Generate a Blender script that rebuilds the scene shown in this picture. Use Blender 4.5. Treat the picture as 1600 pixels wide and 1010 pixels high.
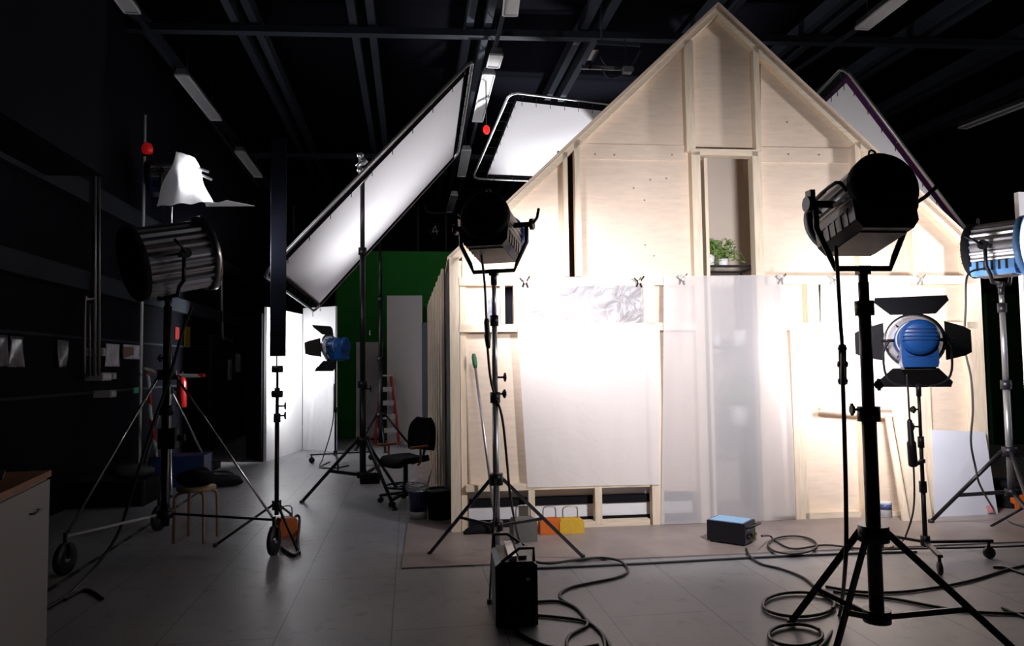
import bpy, math, random
from mathutils import Vector as V, Matrix, Quaternion
from math import pi, sin, cos, tan, radians, degrees, sqrt, atan, atan2
random.seed(7)
for o in list(bpy.data.objects): bpy.data.objects.remove(o, do_unlink=True)
S = bpy.context.scene
COL = S.collection

# ------------------------------------------------------------------ camera
FOC, YAW, PIT, ROL, CAMH = 1150.0, 7.95, 3.3, 0.75, 1.6
_y, _p, _r = radians(YAW), radians(PIT), radians(ROL)
CF = V((sin(_y)*cos(_p), cos(_y)*cos(_p), sin(_p)))
_R0 = V((cos(_y), -sin(_y), 0)); _U0 = _R0.cross(CF)
CR = _R0*cos(_r) - _U0*sin(_r); CU = _R0*sin(_r) + _U0*cos(_r)
CC = V((0, 0, CAMH))
cd = bpy.data.cameras.new('camera'); cam = bpy.data.objects.new('camera', cd); COL.objects.link(cam)
cd.sensor_fit = 'HORIZONTAL'; cd.sensor_width = 36; cd.lens = 36*FOC/1600; cd.clip_end = 200; cd.clip_start = .05
mw = Matrix.Identity(4)
for i in range(3):
    mw[i][0] = CR[i]; mw[i][1] = CU[i]; mw[i][2] = -CF[i]; mw[i][3] = CC[i]
cam.matrix_world = mw
S.camera = cam

# ------------------------------------------------------------------ world + exposure
w = bpy.data.worlds.new('world'); S.world = w; w.use_nodes = True
w.node_tree.nodes['Background'].inputs[0].default_value = (.55, .6, .9, 1)
w.node_tree.nodes['Background'].inputs[1].default_value = .003
S.view_settings.view_transform = 'Standard'; S.view_settings.look = 'None'
S.view_settings.exposure = 0.0; S.view_settings.gamma = 1.0; S.view_settings.use_curve_mapping = False

# ------------------------------------------------------------------ measuring the room
def ray(u, v): return CF + CR*((u-800)/FOC) + CU*((505-v)/FOC)
def atp(u, v, ax, val):
    d = ray(u, v); return CC + d*((val-CC[ax])/d[ax])
def F(u, v, z=0.0): return atp(u, v, 2, z)
def YP(u, v, y): return atp(u, v, 1, y)
def XP(u, v, x): return atp(u, v, 0, x)
def zat(x, y, v):                         # height of the point of a vertical line that shows at row v
    n = CU*FOC + CF*(v-505); a = V((x, y, 0)) - CC
    return -(a.dot(n))/n.z
def ucol(x, y, z=1.6):
    d = V((x, y, z))-CC; return 800+FOC*d.dot(CR)/d.dot(CF)
def col_at(u, v, y): p = YP(u, v, y); return p.x, p.y

# ------------------------------------------------------------------ materials
MATS = {}
def mat(name, col, rough=.6, metal=0, noise=0, nscale=8, emit=None, estr=0, bump=0, spec=None, stretch=None, col2=None):
    if name in MATS: return MATS[name]
    m = bpy.data.materials.new(name); m.use_nodes = True; nt = m.node_tree; b = nt.nodes['Principled BSDF']
    b.inputs['Base Color'].default_value = (*col, 1); b.inputs['Roughness'].default_value = rough
    b.inputs['Metallic'].default_value = metal
    if spec is not None: b.inputs['Specular IOR Level'].default_value = spec
    if emit: b.inputs['Emission Color'].default_value = (*emit, 1); b.inputs['Emission Strength'].default_value = estr
    if noise or bump:
        tc = nt.nodes.new('ShaderNodeTexCoord'); mp = nt.nodes.new('ShaderNodeMapping')
        if stretch: mp.inputs['Scale'].default_value = stretch
        n = nt.nodes.new('ShaderNodeTexNoise'); n.inputs['Scale'].default_value = nscale; n.inputs['Detail'].default_value = 5
        nt.links.new(tc.outputs['Object'], mp.inputs[0]); nt.links.new(mp.outputs[0], n.inputs['Vector'])
        if noise:
            r = nt.nodes.new('ShaderNodeValToRGB')
            c2 = col2 or tuple(c*(1-noise) for c in col)
            r.color_ramp.elements[0].position = .3; r.color_ramp.elements[1].position = .7
            r.color_ramp.elements[0].color = (*c2, 1); r.color_ramp.elements[1].color = (*col, 1)
            nt.links.new(n.outputs[0], r.inputs[0]); nt.links.new(r.outputs[0], b.inputs['Base Color'])
        if bump:
            bp = nt.nodes.new('ShaderNodeBump'); bp.inputs['Strength'].default_value = bump; bp.inputs['Distance'].default_value = .02
            nt.links.new(n.outputs[0], bp.inputs['Height']); nt.links.new(bp.outputs[0], b.inputs['Normal'])
    MATS[name] = m; return m
PLY = mat('birch_plywood', (.80, .655, .525), .55, noise=.12, nscale=5, stretch=(1.2, 1, 7))
PINE = mat('pine_timber', (.87, .73, .56), .55, noise=.22, nscale=7, stretch=(6, 6, .6))
PINEH = mat('pine_timber_flat', (.87, .73, .56), .55, noise=.2, nscale=7, stretch=(.6, 6, 6))
BLACK = mat('black_metal', (.012, .012, .016), .38, .3)
BLACKM = mat('matt_black', (.008, .008, .011), .85, spec=.12)
RUB = mat('black_rubber', (.014, .014, .015), .45, bump=.05, nscale=60)
CHROME = mat('chromed_steel', (.75, .75, .78), .25, 1)
ALU = mat('brushed_aluminium', (.55, .55, .57), .38, .9)
DFIN = mat('dark_fin_aluminium', (.17, .165, .165), .34, .85)
BLUE = mat('blue_enamel', (.010, .085, .33), .35)
DBLUE = mat('dark_blue_enamel', (.01, .03, .11), .4)
WHITE = mat('white_paint', (.80, .80, .82), .55, noise=.05, nscale=3)
WBOARD = mat('white_foam_board', (.86, .86, .88), .6)
GREEN = mat('chroma_green_paint', (.006, .17, .015), .85, noise=.1, nscale=2)
WALLM = mat('black_wall_paint', (.005, .0055, .010), .8, noise=.4, nscale=1.5, spec=.08)
CEILM = mat('black_ceiling_paint', (.003, .003, .005), .95, spec=.02)
BEAM = mat('dark_grey_steel', (.026, .030, .040), .7, spec=.12)
ORANGE = mat('orange_paint', (.75, .16, .02), .5, noise=.15, nscale=20)
YELLOW = mat('yellow_paint', (.78, .46, .04), .5, noise=.15, nscale=20)
GREY = mat('grey_paint', (.16, .16, .15), .6, noise=.2, nscale=20)
RED = mat('red_paint', (.5, .012, .012), .4)
CLOTH = mat('black_cloth', (.010, .010, .012), .9, bump=.4, nscale=12, spec=.15)
LENS = mat('lit_lens', (.9, .9, .9), .3, emit=(1, .97, 1), estr=12)
PAPER = mat('paper', (.62, .62, .70), .5, noise=.45, nscale=9)
STEELC = mat('conduit_steel', (.35, .34, .33), .35, .7)
FLUO = mat('fluorescent_diffuser', (.66, .66, .68), .3)
PURPLE = mat('purple_edging', (.08, .01, .10), .8)
BIRCH = mat('bent_birch', (.42, .27, .15), .5)
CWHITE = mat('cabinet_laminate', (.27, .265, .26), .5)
BROWN = mat('oiled_wood_edge', (.30, .11, .04), .45, noise=.3, nscale=10, stretch=(1, 8, 8))

def sheetmat(name, tr, trl, dif, col=(.9, .9, .95), glossy=0, rough=.15, bump=0, bs=3, blur=0):
    m = bpy.data.materials.new(name); m.use_nodes = True; nt = m.node_tree
    for n in list(nt.nodes): nt.nodes.remove(n)
    out = nt.nodes.new('ShaderNodeOutputMaterial')
    def N(t, c): n = nt.nodes.new(t); n.inputs[0].default_value = (*c, 1); return n
    items = [(N('ShaderNodeBsdfTransparent', (1, 1, 1)), tr), (N('ShaderNodeBsdfTranslucent', col), trl), (N('ShaderNodeBsdfDiffuse', col), dif)]
    if glossy: g = N('ShaderNodeBsdfGlossy', (1, 1, 1)); g.inputs['Roughness'].default_value = rough; items.append((g, glossy))
    if blur: g = N('ShaderNodeBsdfRefraction', (1, 1, 1)); g.inputs['Roughness'].default_value = .33; g.inputs['IOR'].default_value = 1.02; items.append((g, blur))
    items = [i for i in items if i[1] > 0]
    cur, wsum = items[0]
    for n, wt in items[1:]:
        mx = nt.nodes.new('ShaderNodeMixShader'); wsum += wt; mx.inputs[0].default_value = wt/wsum
        nt.links.new(cur.outputs[0], mx.inputs[1]); nt.links.new(n.outputs[0], mx.inputs[2]); cur = mx
    nt.links.new(cur.outputs[0], out.inputs[0])
    if bump:
        tc = nt.nodes.new('ShaderNodeTexCoord'); n = nt.nodes.new('ShaderNodeTexNoise'); n.inputs['Scale'].default_value = bs
        n.inputs['Detail'].default_value = 3; n.inputs['Distortion'].default_value = 1.5
        bp = nt.nodes.new('ShaderNodeBump'); bp.inputs['Strength'].default_value = bump; bp.inputs['Distance'].default_value = .05
        nt.links.new(tc.outputs['Object'], n.inputs['Vector']); nt.links.new(n.outputs[0], bp.inputs['Height'])
        for it, _ in items:
            if 'Normal' in it.inputs: nt.links.new(bp.outputs[0], it.inputs['Normal'])
    return m
SILK = sheetmat('silk_diffusion', 0, .62, .38, (.9, .88, .93), bump=.08, bs=1.2)
PLASTIC = sheetmat('frosted_plastic', .27, .10, .38, (.95, .93, .96), glossy=.02, rough=.4, bump=.12, bs=4, blur=.2)
PLASTICC = sheetmat('crumpled_plastic', .5, .10, .22, (.9, .9, .97), glossy=.04, rough=.4, bump=.6, bs=4)
CLEAR = sheetmat('clear_plastic', .72, .08, .12, (.95, .95, 1), glossy=.08, rough=.1, bump=.6, bs=5)
GLASS = sheetmat('shelf_glass', .8, .0, .05, (.9, .95, 1), glossy=.15, rough=.02)

def floor_material():
    m = bpy.data.materials.new('grey_sealed_concrete'); m.use_nodes = True; nt = m.node_tree; b = nt.nodes['Principled BSDF']
    tc = nt.nodes.new('ShaderNodeTexCoord'); mp = nt.nodes.new('ShaderNodeMapping')
    mp.inputs['Rotation'].default_value = (0, 0, radians(90)); mp.inputs['Location'].default_value = (.0, 1.24, 0)
    nt.links.new(tc.outputs['Object'], mp.inputs[0])
    br = nt.nodes.new('ShaderNodeTexBrick'); br.inputs['Scale'].default_value = 1; br.inputs['Brick Width'].default_value = 2.36
    br.inputs['Row Height'].default_value = .68; br.inputs['Mortar Size'].default_value = .0035; br.offset = .5
    br.inputs['Color1'].default_value = (1, 1, 1, 1); br.inputs['Color2'].default_value = (.93, .93, .93, 1); br.inputs['Mortar'].default_value = (.35, .35, .35, 1)
    nt.links.new(mp.outputs[0], br.inputs['Vector'])
    n = nt.nodes.new('ShaderNodeTexNoise'); n.inputs['Scale'].default_value = 1.1; n.inputs['Detail'].default_value = 8
    nt.links.new(tc.outputs['Object'], n.inputs['Vector'])
    r = nt.nodes.new('ShaderNodeValToRGB'); r.color_ramp.elements[0].position = .3; r.color_ramp.elements[1].position = .75
    r.color_ramp.elements[0].color = (.29, .295, .325, 1); r.color_ramp.elements[1].color = (.39, .385, .40, 1)
    nt.links.new(n.outputs[0], r.inputs[0])
    n2 = nt.nodes.new('ShaderNodeTexNoise'); n2.inputs['Scale'].default_value = 7; n2.inputs['Detail'].default_value = 9; n2.inputs['Roughness'].default_value = .7
    nt.links.new(tc.outputs['Object'], n2.inputs['Vector'])
    r2 = nt.nodes.new('ShaderNodeValToRGB'); r2.color_ramp.elements[0].position = .30; r2.color_ramp.elements[1].position = .46
    r2.color_ramp.elements[0].color = (.62, .60, .58, 1); r2.color_ramp.elements[1].color = (1, 1, 1, 1)
    nt.links.new(n2.outputs[0], r2.inputs[0])
    m2 = nt.nodes.new('ShaderNodeMixRGB'); m2.blend_type = 'MULTIPLY'; m2.inputs[0].default_value = .8
    nt.links.new(r.outputs[0], m2.inputs[1]); nt.links.new(r2.outputs[0], m2.inputs[2]); r = m2
    mx = nt.nodes.new('ShaderNodeMixRGB'); mx.blend_type = 'MULTIPLY'; mx.inputs[0].default_value = 1
    nt.links.new(r.outputs[0], mx.inputs[1]); nt.links.new(br.outputs[0], mx.inputs[2]); nt.links.new(mx.outputs[0], b.inputs['Base Color'])
    v = nt.nodes.new('ShaderNodeMapRange'); v.inputs[3].default_value = .30; v.inputs[4].default_value = .48
    nt.links.new(n.outputs[0], v.inputs[0]); nt.links.new(v.outputs[0], b.inputs['Roughness'])
    b.inputs['Specular IOR Level'].default_value = .5
    return m
FLOORM = floor_material()

# ------------------------------------------------------------------ mesh builder
ROOTM = {}
def frame_to(d, up=V((0, 0, 1))):
    z = V(d).normalized(); x = V(up).cross(z)
    if x.length < 1e-4: x = V((1, 0, 0)).cross(z)
    if x.length < 1e-4: x = V((0, 1, 0)).cross(z)
    x.normalize(); y = z.cross(x)
    return Matrix(((x.x, y.x, z.x), (x.y, y.y, z.y), (x.z, y.z, z.z)))
class MB:
    def __init__(s, M=None): s.v = []; s.f = []; s.sm = []; s.M = M
    def _add(s, vs, fs, sm=False):
        o = len(s.v)
        for p in vs: s.v.append(s.M @ V(p) if s.M else V(p))
        for k, f in enumerate(fs): s.f.append([o+i for i in f]); s.sm.append(sm if isinstance(sm, bool) else sm[k])
        return s
    def box(s, c, sz, rot=None, bev=0):
        c = V(c); a, b, d = [x/2 for x in sz]
        vs = [V((i*a, j*b, k*d)) for i in (-1, 1) for j in (-1, 1) for k in (-1, 1)]
        if rot: vs = [rot @ q for q in vs]
        return s._add([c+q for q in vs], [(0, 1, 3, 2), (4, 6, 7, 5), (0, 4, 5, 1), (2, 3, 7, 6), (0, 2, 6, 4), (1, 5, 7, 3)])
    def lohi(s, lo, hi): lo = V(lo); hi = V(hi); return s.box((lo+hi)/2, [abs(q) for q in (hi-lo)])
    def bar(s, p, q, w_, h_, up=V((0, 0, 1))):
        p = V(p); q = V(q); m = frame_to(q-p, up)
        return s.box((p+q)/2, (w_, h_, (q-p).length), m)
    def tube(s, pts, r, n=10, caps=True, closed=False):
        pts = [V(p) for p in pts]; N = len(pts)
        rr = r if isinstance(r, (list, tuple)) else [r]*N
        T = []
        for i in range(N):
            if closed: t = pts[(i+1) % N]-pts[i-1]
            else: t = pts[min(i+1, N-1)]-pts[max(i-1, 0)]
            T.append(t.normalized() if t.length > 1e-9 else V((0, 0, 1)))
        m = frame_to(T[0]); x = V((m[0][0], m[1][0], m[2][0])); vs = []
        for i in range(N):
            x = x-T[i]*x.dot(T[i])
            if x.length < 1e-5: x = frame_to(T[i]).col[0]
            x.normalize(); y = T[i].cross(x)
            for k in range(n): a = 2*pi*k/n; vs.append(pts[i]+(x*cos(a)+y*sin(a))*rr[i])
        fs = []; sm = []
        for i in range(N if closed else N-1):
            j = (i+1) % N
            for k in range(n): fs.append((i*n+k, i*n+(k+1) % n, j*n+(k+1) % n, j*n+k)); sm.append(True)
        if caps and not closed: fs.append(tuple(range(n-1, -1, -1))); sm.append(False); fs.append(tuple((N-1)*n+k for k in range(n))); sm.append(False)
        return s._add(vs, fs, sm)
    def lathe(s, prof, c=(0, 0, 0), axis=(0, 0, 1), n=28, smooth=True, arc=None):
        m = frame_to(V(axis)); c = V(c); vs = []
        for r, z in prof:
            for k in range(n): a = 2*pi*k/n; vs.append(c+m @ V((r*cos(a), r*sin(a), z)))
        fs = []; sm = []
        for i in range(len(prof)-1):
            for k in range(n): fs.append((i*n+k, i*n+(k+1) % n, (i+1)*n+(k+1) % n, (i+1)*n+k)); sm.append(smooth)
        if prof[0][0] > 1e-6: fs.append(tuple(range(n-1, -1, -1))); sm.append(False)
        if prof[-1][0] > 1e-6: fs.append(tuple((len(prof)-1)*n+k for k in range(n))); sm.append(False)
        return s._add(vs, fs, sm)
    def cyl(s, p, q, r, n=16, r2=None):
        p = V(p); q = V(q); return s.lathe([(r, 0), (r if r2 is None else r2, (q-p).length)], p, q-p, n)
    def disc(s, c, axis, r, t=.004, n=28): c = V(c); a = V(axis).normalized(); return s.cyl(c-a*t/2, c+a*t/2, r, n)
    def ball(s, c, r, n=14, sc=(1, 1, 1)):
        o = len(s.v); s.lathe([(max(1e-7, r*sin(pi*i/n)), -r*cos(pi*i/n)) for i in range(n+1)], (0, 0, 0), (0, 0, 1), n)
        for i in range(o, len(s.v)):
            pass
        pts = s.v[o:]; inv = s.M.inverted() if s.M else None
        for i, p in enumerate(pts):
            q = inv @ p if inv else p
            q = V(c)+V((q.x*sc[0], q.y*sc[1], q.z*sc[2])); s.v[o+i] = s.M @ q if s.M else q
        return s
    def prism(s, poly, ext, m=None):
        """poly: list of 3D points of one face, ext: extrusion vector"""
        poly = [V(p) for p in poly]; n = len(poly); e = V(ext)
        vs = poly+[p+e for p in poly]
        fs = [tuple(range(n-1, -1, -1)), tuple(range(n, 2*n))]+[(i, (i+1) % n, n+(i+1) % n, n+i) for i in range(n)]
        return s._add(vs, fs)
    def grid(s, fn, nu, nv, th=0):
        """fn(a,b)->point; optional thickness vector function"""
        vs = [fn(i/nu, j/nv) for i in range(nu+1) for j in range(nv+1)]
        fs = [(i*(nv+1)+j, (i+1)*(nv+1)+j, (i+1)*(nv+1)+j+1, i*(nv+1)+j+1) for i in range(nu) for j in range(nv)]
        return s._add(vs, fs, True)
    def build(s, name, material, parent=None, local=False, solid=0, sub=0):
        me = bpy.data.meshes.new(name)
        o = bpy.data.objects.new(name, me); COL.objects.link(o)
        vs = s.v
        if parent is not None:
            root = parent
            while root.parent: root = root.parent
            o.parent = parent
            M = ROOTM.get(root.name)
            if M is not None and not local: inv = M.inverted(); vs = [inv @ p for p in vs]
            ROOTM[o.name] = None
        elif not local:
            lo = V([min(p[i] for p in vs) for i in range(3)]); hi = V([max(p[i] for p in vs) for i in range(3)])
            base = V(((lo.x+hi.x)/2, (lo.y+hi.y)/2, lo.z)); o.location = base; vs = [p-base for p in vs]
            ROOTM[o.name] = Matrix.Translation(base)
        me.from_pydata([tuple(p) for p in vs], [], s.f); me.materials.append(material)
        me.polygons.foreach_set('use_smooth', s.sm); me.update()
        if solid:
            md = o.modifiers.new('solid', 'SOLIDIFY'); md.thickness = solid; md.offset = 0
        return o
def empty(name, loc, rz=0, M=None):
    o = bpy.data.objects.new(name, None); COL.objects.link(o); o.empty_display_size = .1
    m = M if M is not None else Matrix.Translation(V(loc)) @ Matrix.Rotation(rz, 4, 'Z')
    o.matrix_world = m; o.location = m.to_translation(); o.rotation_euler = m.to_euler()
    ROOTM[o.name] = m; return o
def tag(o, label=None, cat=None, group=None, kind=None):
    if label: o['label'] = label
    if cat: o['category'] = cat
    if group: o['group'] = group
    if kind: o['kind'] = kind
    return o
def copy_tree(o, parent=None):
    c = o.copy(); COL.objects.link(c)
    if parent is not None: c.parent = parent
    for ch in list(o.children): copy_tree(ch, c)
    return c
def struct(name, mb, m): return tag(mb.build(name, m), kind='structure')
def smooth(pts, k=6, closed=False):
    pts = [V(p) for p in pts]; n = len(pts); out = []
    rng = range(n if closed else n-1)
    for i in rng:
        g = (lambda j: pts[j % n]) if closed else (lambda j: pts[max(0, min(n-1, j))])
        a, b, c, d = g(i-1), g(i), g(i+1), g(i+2)
        for q in range(k):
            t = q/k; out.append(.5*((2*b)+(c-a)*t+(2*a-5*b+4*c-d)*t*t+(3*b-3*c+d-a)*t**3))
    if not closed: out.append(pts[-1])
    return out
def spot(name, loc, target, power, size=60, blend=.6, r=.12, col=(1, 1, 1)):
    l = bpy.data.lights.new(name, 'SPOT'); l.energy = power; l.spot_size = radians(size); l.spot_blend = blend
    l.shadow_soft_size = r; l.color = col
    o = bpy.data.objects.new(name, l); COL.objects.link(o); o.location = loc
    o.rotation_euler = (V(target)-V(loc)).to_track_quat('-Z', 'Y').to_euler(); return o

exec_parts = []
# ================================================================== ROOM
LX, BY, RX, CZ = -3.95, 21.5, 13.0, 6.9
struct('floor', MB().lohi((LX-.2, -3, -.1), (RX+.2, BY+.2, 0)), FLOORM)
struct('ceiling', MB().lohi((LX-.2, -3, CZ), (RX+.2, BY+.2, CZ+.1)), CEILM)
wl = MB().lohi((LX-.2, -3, 0), (LX, BY, CZ))
struct('wall_left', wl, WALLM)
struct('wall_back', MB().lohi((LX-.2, BY, 0), (RX+.2, BY+.2, CZ)), WALLM)
struct('wall_right', MB().lohi((RX, -3, 0), (RX+.2, BY, CZ)), WALLM)
struct('wall_front', MB().lohi((LX-.2, -3.2, 0), (RX+.2, -3, CZ)), WALLM)
tn = [0]
def trim(mb, m): tn[0] += 1; return struct('trim_%d' % tn[0], mb, m)
# rails on the left wall
for (v1, v2, hh) in ((299, 330, .24), (432, 460, .2)):
    a = XP(165, v1, LX+.12); b = XP(165, v2, LX+.12)
    trim(MB().lohi((LX, -1, b.z), (LX+.12, BY, a.z)), BEAM)
for v in (527, 616):
    a = XP(113, v, LX); trim(MB().lohi((LX, -1, a.z-.015), (LX+.012, BY, a.z+.015)), BEAM)
# ceiling joists in pairs, running into the room
JZ = 6.55
for u0 in (157, 350, 546, 741, 936, 1131, 1322, 1516, 1710, 1905):
    p = F(u0, 0, JZ)
    for dx in (0, .26):
        trim(MB().lohi((p.x+dx-.055, -1, JZ), (p.x+dx+.055, BY, JZ+.2)), BEAM)
# cross girders below the joists
for (pa, pb) in (((-100, 45), (1700, 79)), ((200, 247), (900, 252))):
    a = F(pa[0], pa[1], 6.4); b = F(pb[0], pb[1], 6.4)
    d = (b-a).normalized(); a = a-d*2; b = b+d*2
    # clip to room
    ta = (LX-a.x)/d.x; tb = (RX-a.x)/d.x
    trim(MB().bar(a+d*ta+V((0, 0, .07)), a+d*tb+V((0, 0, .07)), .14, .1), BEAM)
# pipes hung along the joists with the light rows
# ------------------------------------------------------------------ fluorescent lights
def fluo(a, b, label, wd=.2, z=6.05):
    a = V(a); b = V(b); L = (b-a).length; rz = atan2(b.y-a.y, b.x-a.x)-pi/2
    r = empty('fluorescent_light', (a+b)/2, rz); tag(r, label, 'ceiling light', 'fluorescent lights hung in rows under the ceiling')
    MB().prism([(-wd/2, -L/2, 0), (wd/2, -L/2, 0), (wd/2-.03, -L/2, .09), (-wd/2+.03, -L/2, .09)], (0, L, 0)).build('housing', ALU, r, True)
    MB().prism([(-wd/2+.02, -L/2+.03, -.012), (wd/2-.02, -L/2+.03, -.012), (wd/2-.02, -L/2+.03, .002), (-wd/2+.02, -L/2+.03, .002)], (0, L-.06, 0)).build('diffuser', FLUO, r, True)
    f = MB()
    for sx in (-1, 1): f.box((sx*(wd/2-.008), 0, -.012), (.016, L, .03))
    for sy in (-1, 1): f.box((0, sy*(L/2-.01), -.012), (wd, .02, .03))
    f.build('rim', WHITE, r, True)
    for sy in (-.35, .35): MB().cyl((0, sy*L, .085), (0, sy*L, CZ-z), .008, 8).build('hanger', BLACK, r, True)
rows = [((178, -22), (207, 19), 'fluorescent light cut by the top edge of the photo, at far left'),
        ((283, 116), (338, 187), 'fluorescent light high on the left, above the hanging black duct corner'),
        ((374, 236), (404, 276), 'small fluorescent light on the left, last of its row before the black flag'),
        ((803, -40), (797, 23), 'fluorescent light cut by the top edge, above the middle row'),
        ((776, 84), (770, 104), 'short pale fluorescent light just above the long bright one in the middle row'),
        ((764, 114), (746, 189), 'long bright fluorescent light in the middle, beside the red lamp'),
        ((729, 234), (721, 275), 'dim fluorescent light between the two large silks'),
        ((710, 304), (702, 331), 'smallest and farthest fluorescent light, left of the middle lamp'),
        ((1420, -14), (1346, 44), 'fluorescent light at top right, above the roof of the wooden house'),
        ((1640, 147), (1503, 200), 'long fluorescent light at the far right edge under the ceiling')]
for (pa, pb, lb) in rows: fluo(F(*pa, 6.05), F(*pb, 6.05), lb)
# thin rails carrying the lights
for (pa, pb) in (((140, -80), (402, 290)), ((812, -80), (716, 306)), ((1420, -10), (1230, 120))):
    a = F(*pa, 6.2); b = F(*pb, 6.2)
    tag(MB().bar(a, b, .05, .05).build('light_track', BEAM), {140: 'dark metal track along the left row of ceiling lights', 812: 'dark metal track along the middle row of ceiling lights', 1420: 'dark metal track running down behind the roof at upper right'}[pa[0]], 'track')

# ------------------------------------------------------------------ left wall fittings
def wallquad(u0, v0, u1, v1, lab, cat, name, m, th=.012, grp=None, x=None, curl=.0):
    x = LX+.006 if x is None else x
    a = XP(u0, v0, x); b = XP(u1, v1, x)
    y0, y1 = sorted((a.y, b.y)); z0, z1 = sorted((a.z, b.z))
    if curl:
        ph = random.random()*6
        o = MB().grid(lambda s, t: (x+.02+curl*sin(3*s+4*t+ph)*(.3+t*.7), y0+(y1-y0)*s, z1+(z0-z1)*t), 8, 8).build(name, m, solid=.002)
    else: o = MB().lohi((x, y0, z0), (x+th, y1, z1)).build(name, m)
    return tag(o, lab, cat, grp)
pg = 'papers taped to the left wall'
SHINY = mat('glossy_sleeve', (.45, .43, .52), .18, noise=.75, nscale=5, bump=.5)
wallquad(-6, 523, 8, 573, 'grey sheet in a sleeve on the black wall, cut by the left edge', 'paper', 'paper_sheet', SHINY, grp=pg, curl=.012)
wallquad(12, 525, 33, 574, 'glossy white and purple sheet on the black wall, second from left', 'paper', 'paper_sheet', SHINY, grp=pg, curl=.015)
wallquad(88, 531, 103, 574, 'narrow shiny sheet alone on the black wall between pairs of papers', 'paper', 'paper_sheet', SHINY, grp=pg, curl=.015)
wallquad(163, 537, 184, 573, 'printed pale notice on the wall right of the conduits', 'paper', 'paper_sheet', PAPER, grp=pg, curl=.008)
wallquad(190, 538, 217, 562, 'paper with a brown picture and a folded corner, rightmost on the left wall', 'picture', 'paper_sheet', PAPER, grp=pg, curl=.012)
a = XP(193, 542, LX+.035); b = XP(209, 560, LX+.035)
tag(MB().lohi((LX+.033, a.y, b.z), (LX+.036, b.y, a.z)).build('photo_print', mat('brown_print', (.16, .10, .07), .6)), 'brown photo print glued on the rightmost paper', 'picture')
# hanging duct corner
a = XP(163, 276, -3.25)
tag(MB().lohi((LX+.02, a.y-4.3, a.z), (-3.25, a.y, JZ-.02)).build('air_duct', WALLM), 'big black boxed duct hanging high on the left wall', 'duct')
# conduits
def conduit(pts, r, label, grp='steel conduits on the left wall'):
    return tag(MB().tube(smooth(pts, 4) if len(pts) > 2 else pts, r, 8).build('conduit', STEELC), label, 'pipe', grp)
def LW(u, v, off=.05): return XP(u, v, LX+off)
conduit([LW(148, 230, .16), LW(147, 588, .16)], .026, 'thicker left conduit of the pair beside the papers')
p = LW(154.5, 230, .16); q = LW(154.5, 588, .16); conduit([p, q], .02, 'thinner right conduit of the pair beside the papers')
conduit([LW(146, 464, .17), LW(144, 467, .17), LW(136, 468, .17), LW(133, 473, .17), LW(132, 585, .17)], .015, 'bent conduit stepping out left of the pair')
conduit([LW(140, 475, .17), LW(140, 588, .17)], .012, 'thin conduit between the bent one and the pair')
for (u0, v0, u1, v1, lb) in ((132, 583, 148, 595, 'wide grey switch box under the conduits'), (150, 583, 156, 593, 'small grey socket box right of the wide switch box'), (134, 544, 138, 557, 'white switch on the bent conduit'), (146, 611, 156, 621, 'lowest socket box below the conduits, with a hanging cable')):
    a = LW(u0, v0, 0); b = LW(u1, v1, 0)
    r = empty('switch_box', (LX+.09, (a.y+b.y)/2, b.z)); tag(r, lb, 'switch box', 'switch boxes on the left wall')
    MB().lohi((LX, a.y, b.z), (LX+.2, b.y, a.z)).build('box', mat('grey_plastic', (.33, .32, .31), .5), r)
    MB().lohi((LX+.2, a.y+.02, b.z+.02), (LX+.208, b.y-.02, a.z-.02)).build('cover', mat('white_plastic', (.5, .5, .5), .5), r)
# tall pole with red lamp on the wall
x, y = LX+.25, XP(223, 400, LX+.25).y
r = empty('wall_pole', (x, y, zat(x, y, 618))); tag(r, 'slim pale pole standing near the left wall behind the glowing lamp', 'pole')
MB().cyl((x, y, 0), (x, y, zat(x, y, 180)), .02, 10).build('pole', mat('pale_pole', (.75, .75, .75), .4), r)
r.location = r.location
r = empty('red_beacon', (x, y, zat(x, y, 242))); tag(r, 'red warning lamp on the slim pole, upper left', 'warning lamp')
MB().lathe([(.03, 0), (.07, .02), (.075, .1), (.05, .15), (.001, .17)], (x+.05, y-.03, zat(x, y, 242))).build('red_dome', mat('red_dome', (.6, .01, .01), .25, emit=(1, .02, .02), estr=.12), r)
MB().box((x+.05, y, zat(x, y, 243)), (.12, .05, .03)).build('bracket', BLACK, r)
# right hand column behind the lamp at u=347 (steel post with pipe)
conduit([LW(346, 425, .1), LW(347, 520, .1), LW(353, 530, .1), LW(362, 534, .1)], .035, 'thick bent pipe by the dark door at the far end of the left wall')
wallquad(273, 511, 279, 531, 'small red sign on the wall behind the big stand', 'sign', 'wall_sign', mat('dim_red', (.25, .02, .02), .5))
wallquad(288, 510, 296, 543, 'small yellow sign on the wall behind the big stand', 'sign', 'wall_sign', mat('dim_yellow', (.35, .24, .02), .5))
wallquad(208, 606, 217, 614, 'tiny green exit sign on the left wall', 'sign', 'wall_sign', mat('dim_green', (.05, .25, .15), .5))
struct('door_1', MB().lohi((LX, LW(331, 500).y, 0), (LX+.06, LW(375, 500).y, 2.3)), mat('door_black', (.02, .02, .03), .5))
wallquad(368, 553, 375, 582, 'white note on the black door, right one', 'paper', 'paper_sheet', PAPER, grp='notes on the door', x=LX+.06)
wallquad(356, 562, 361, 594, 'narrow note on the black door, left one', 'paper', 'paper_sheet', PAPER, grp='notes on the door', x=LX+.06)
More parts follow.
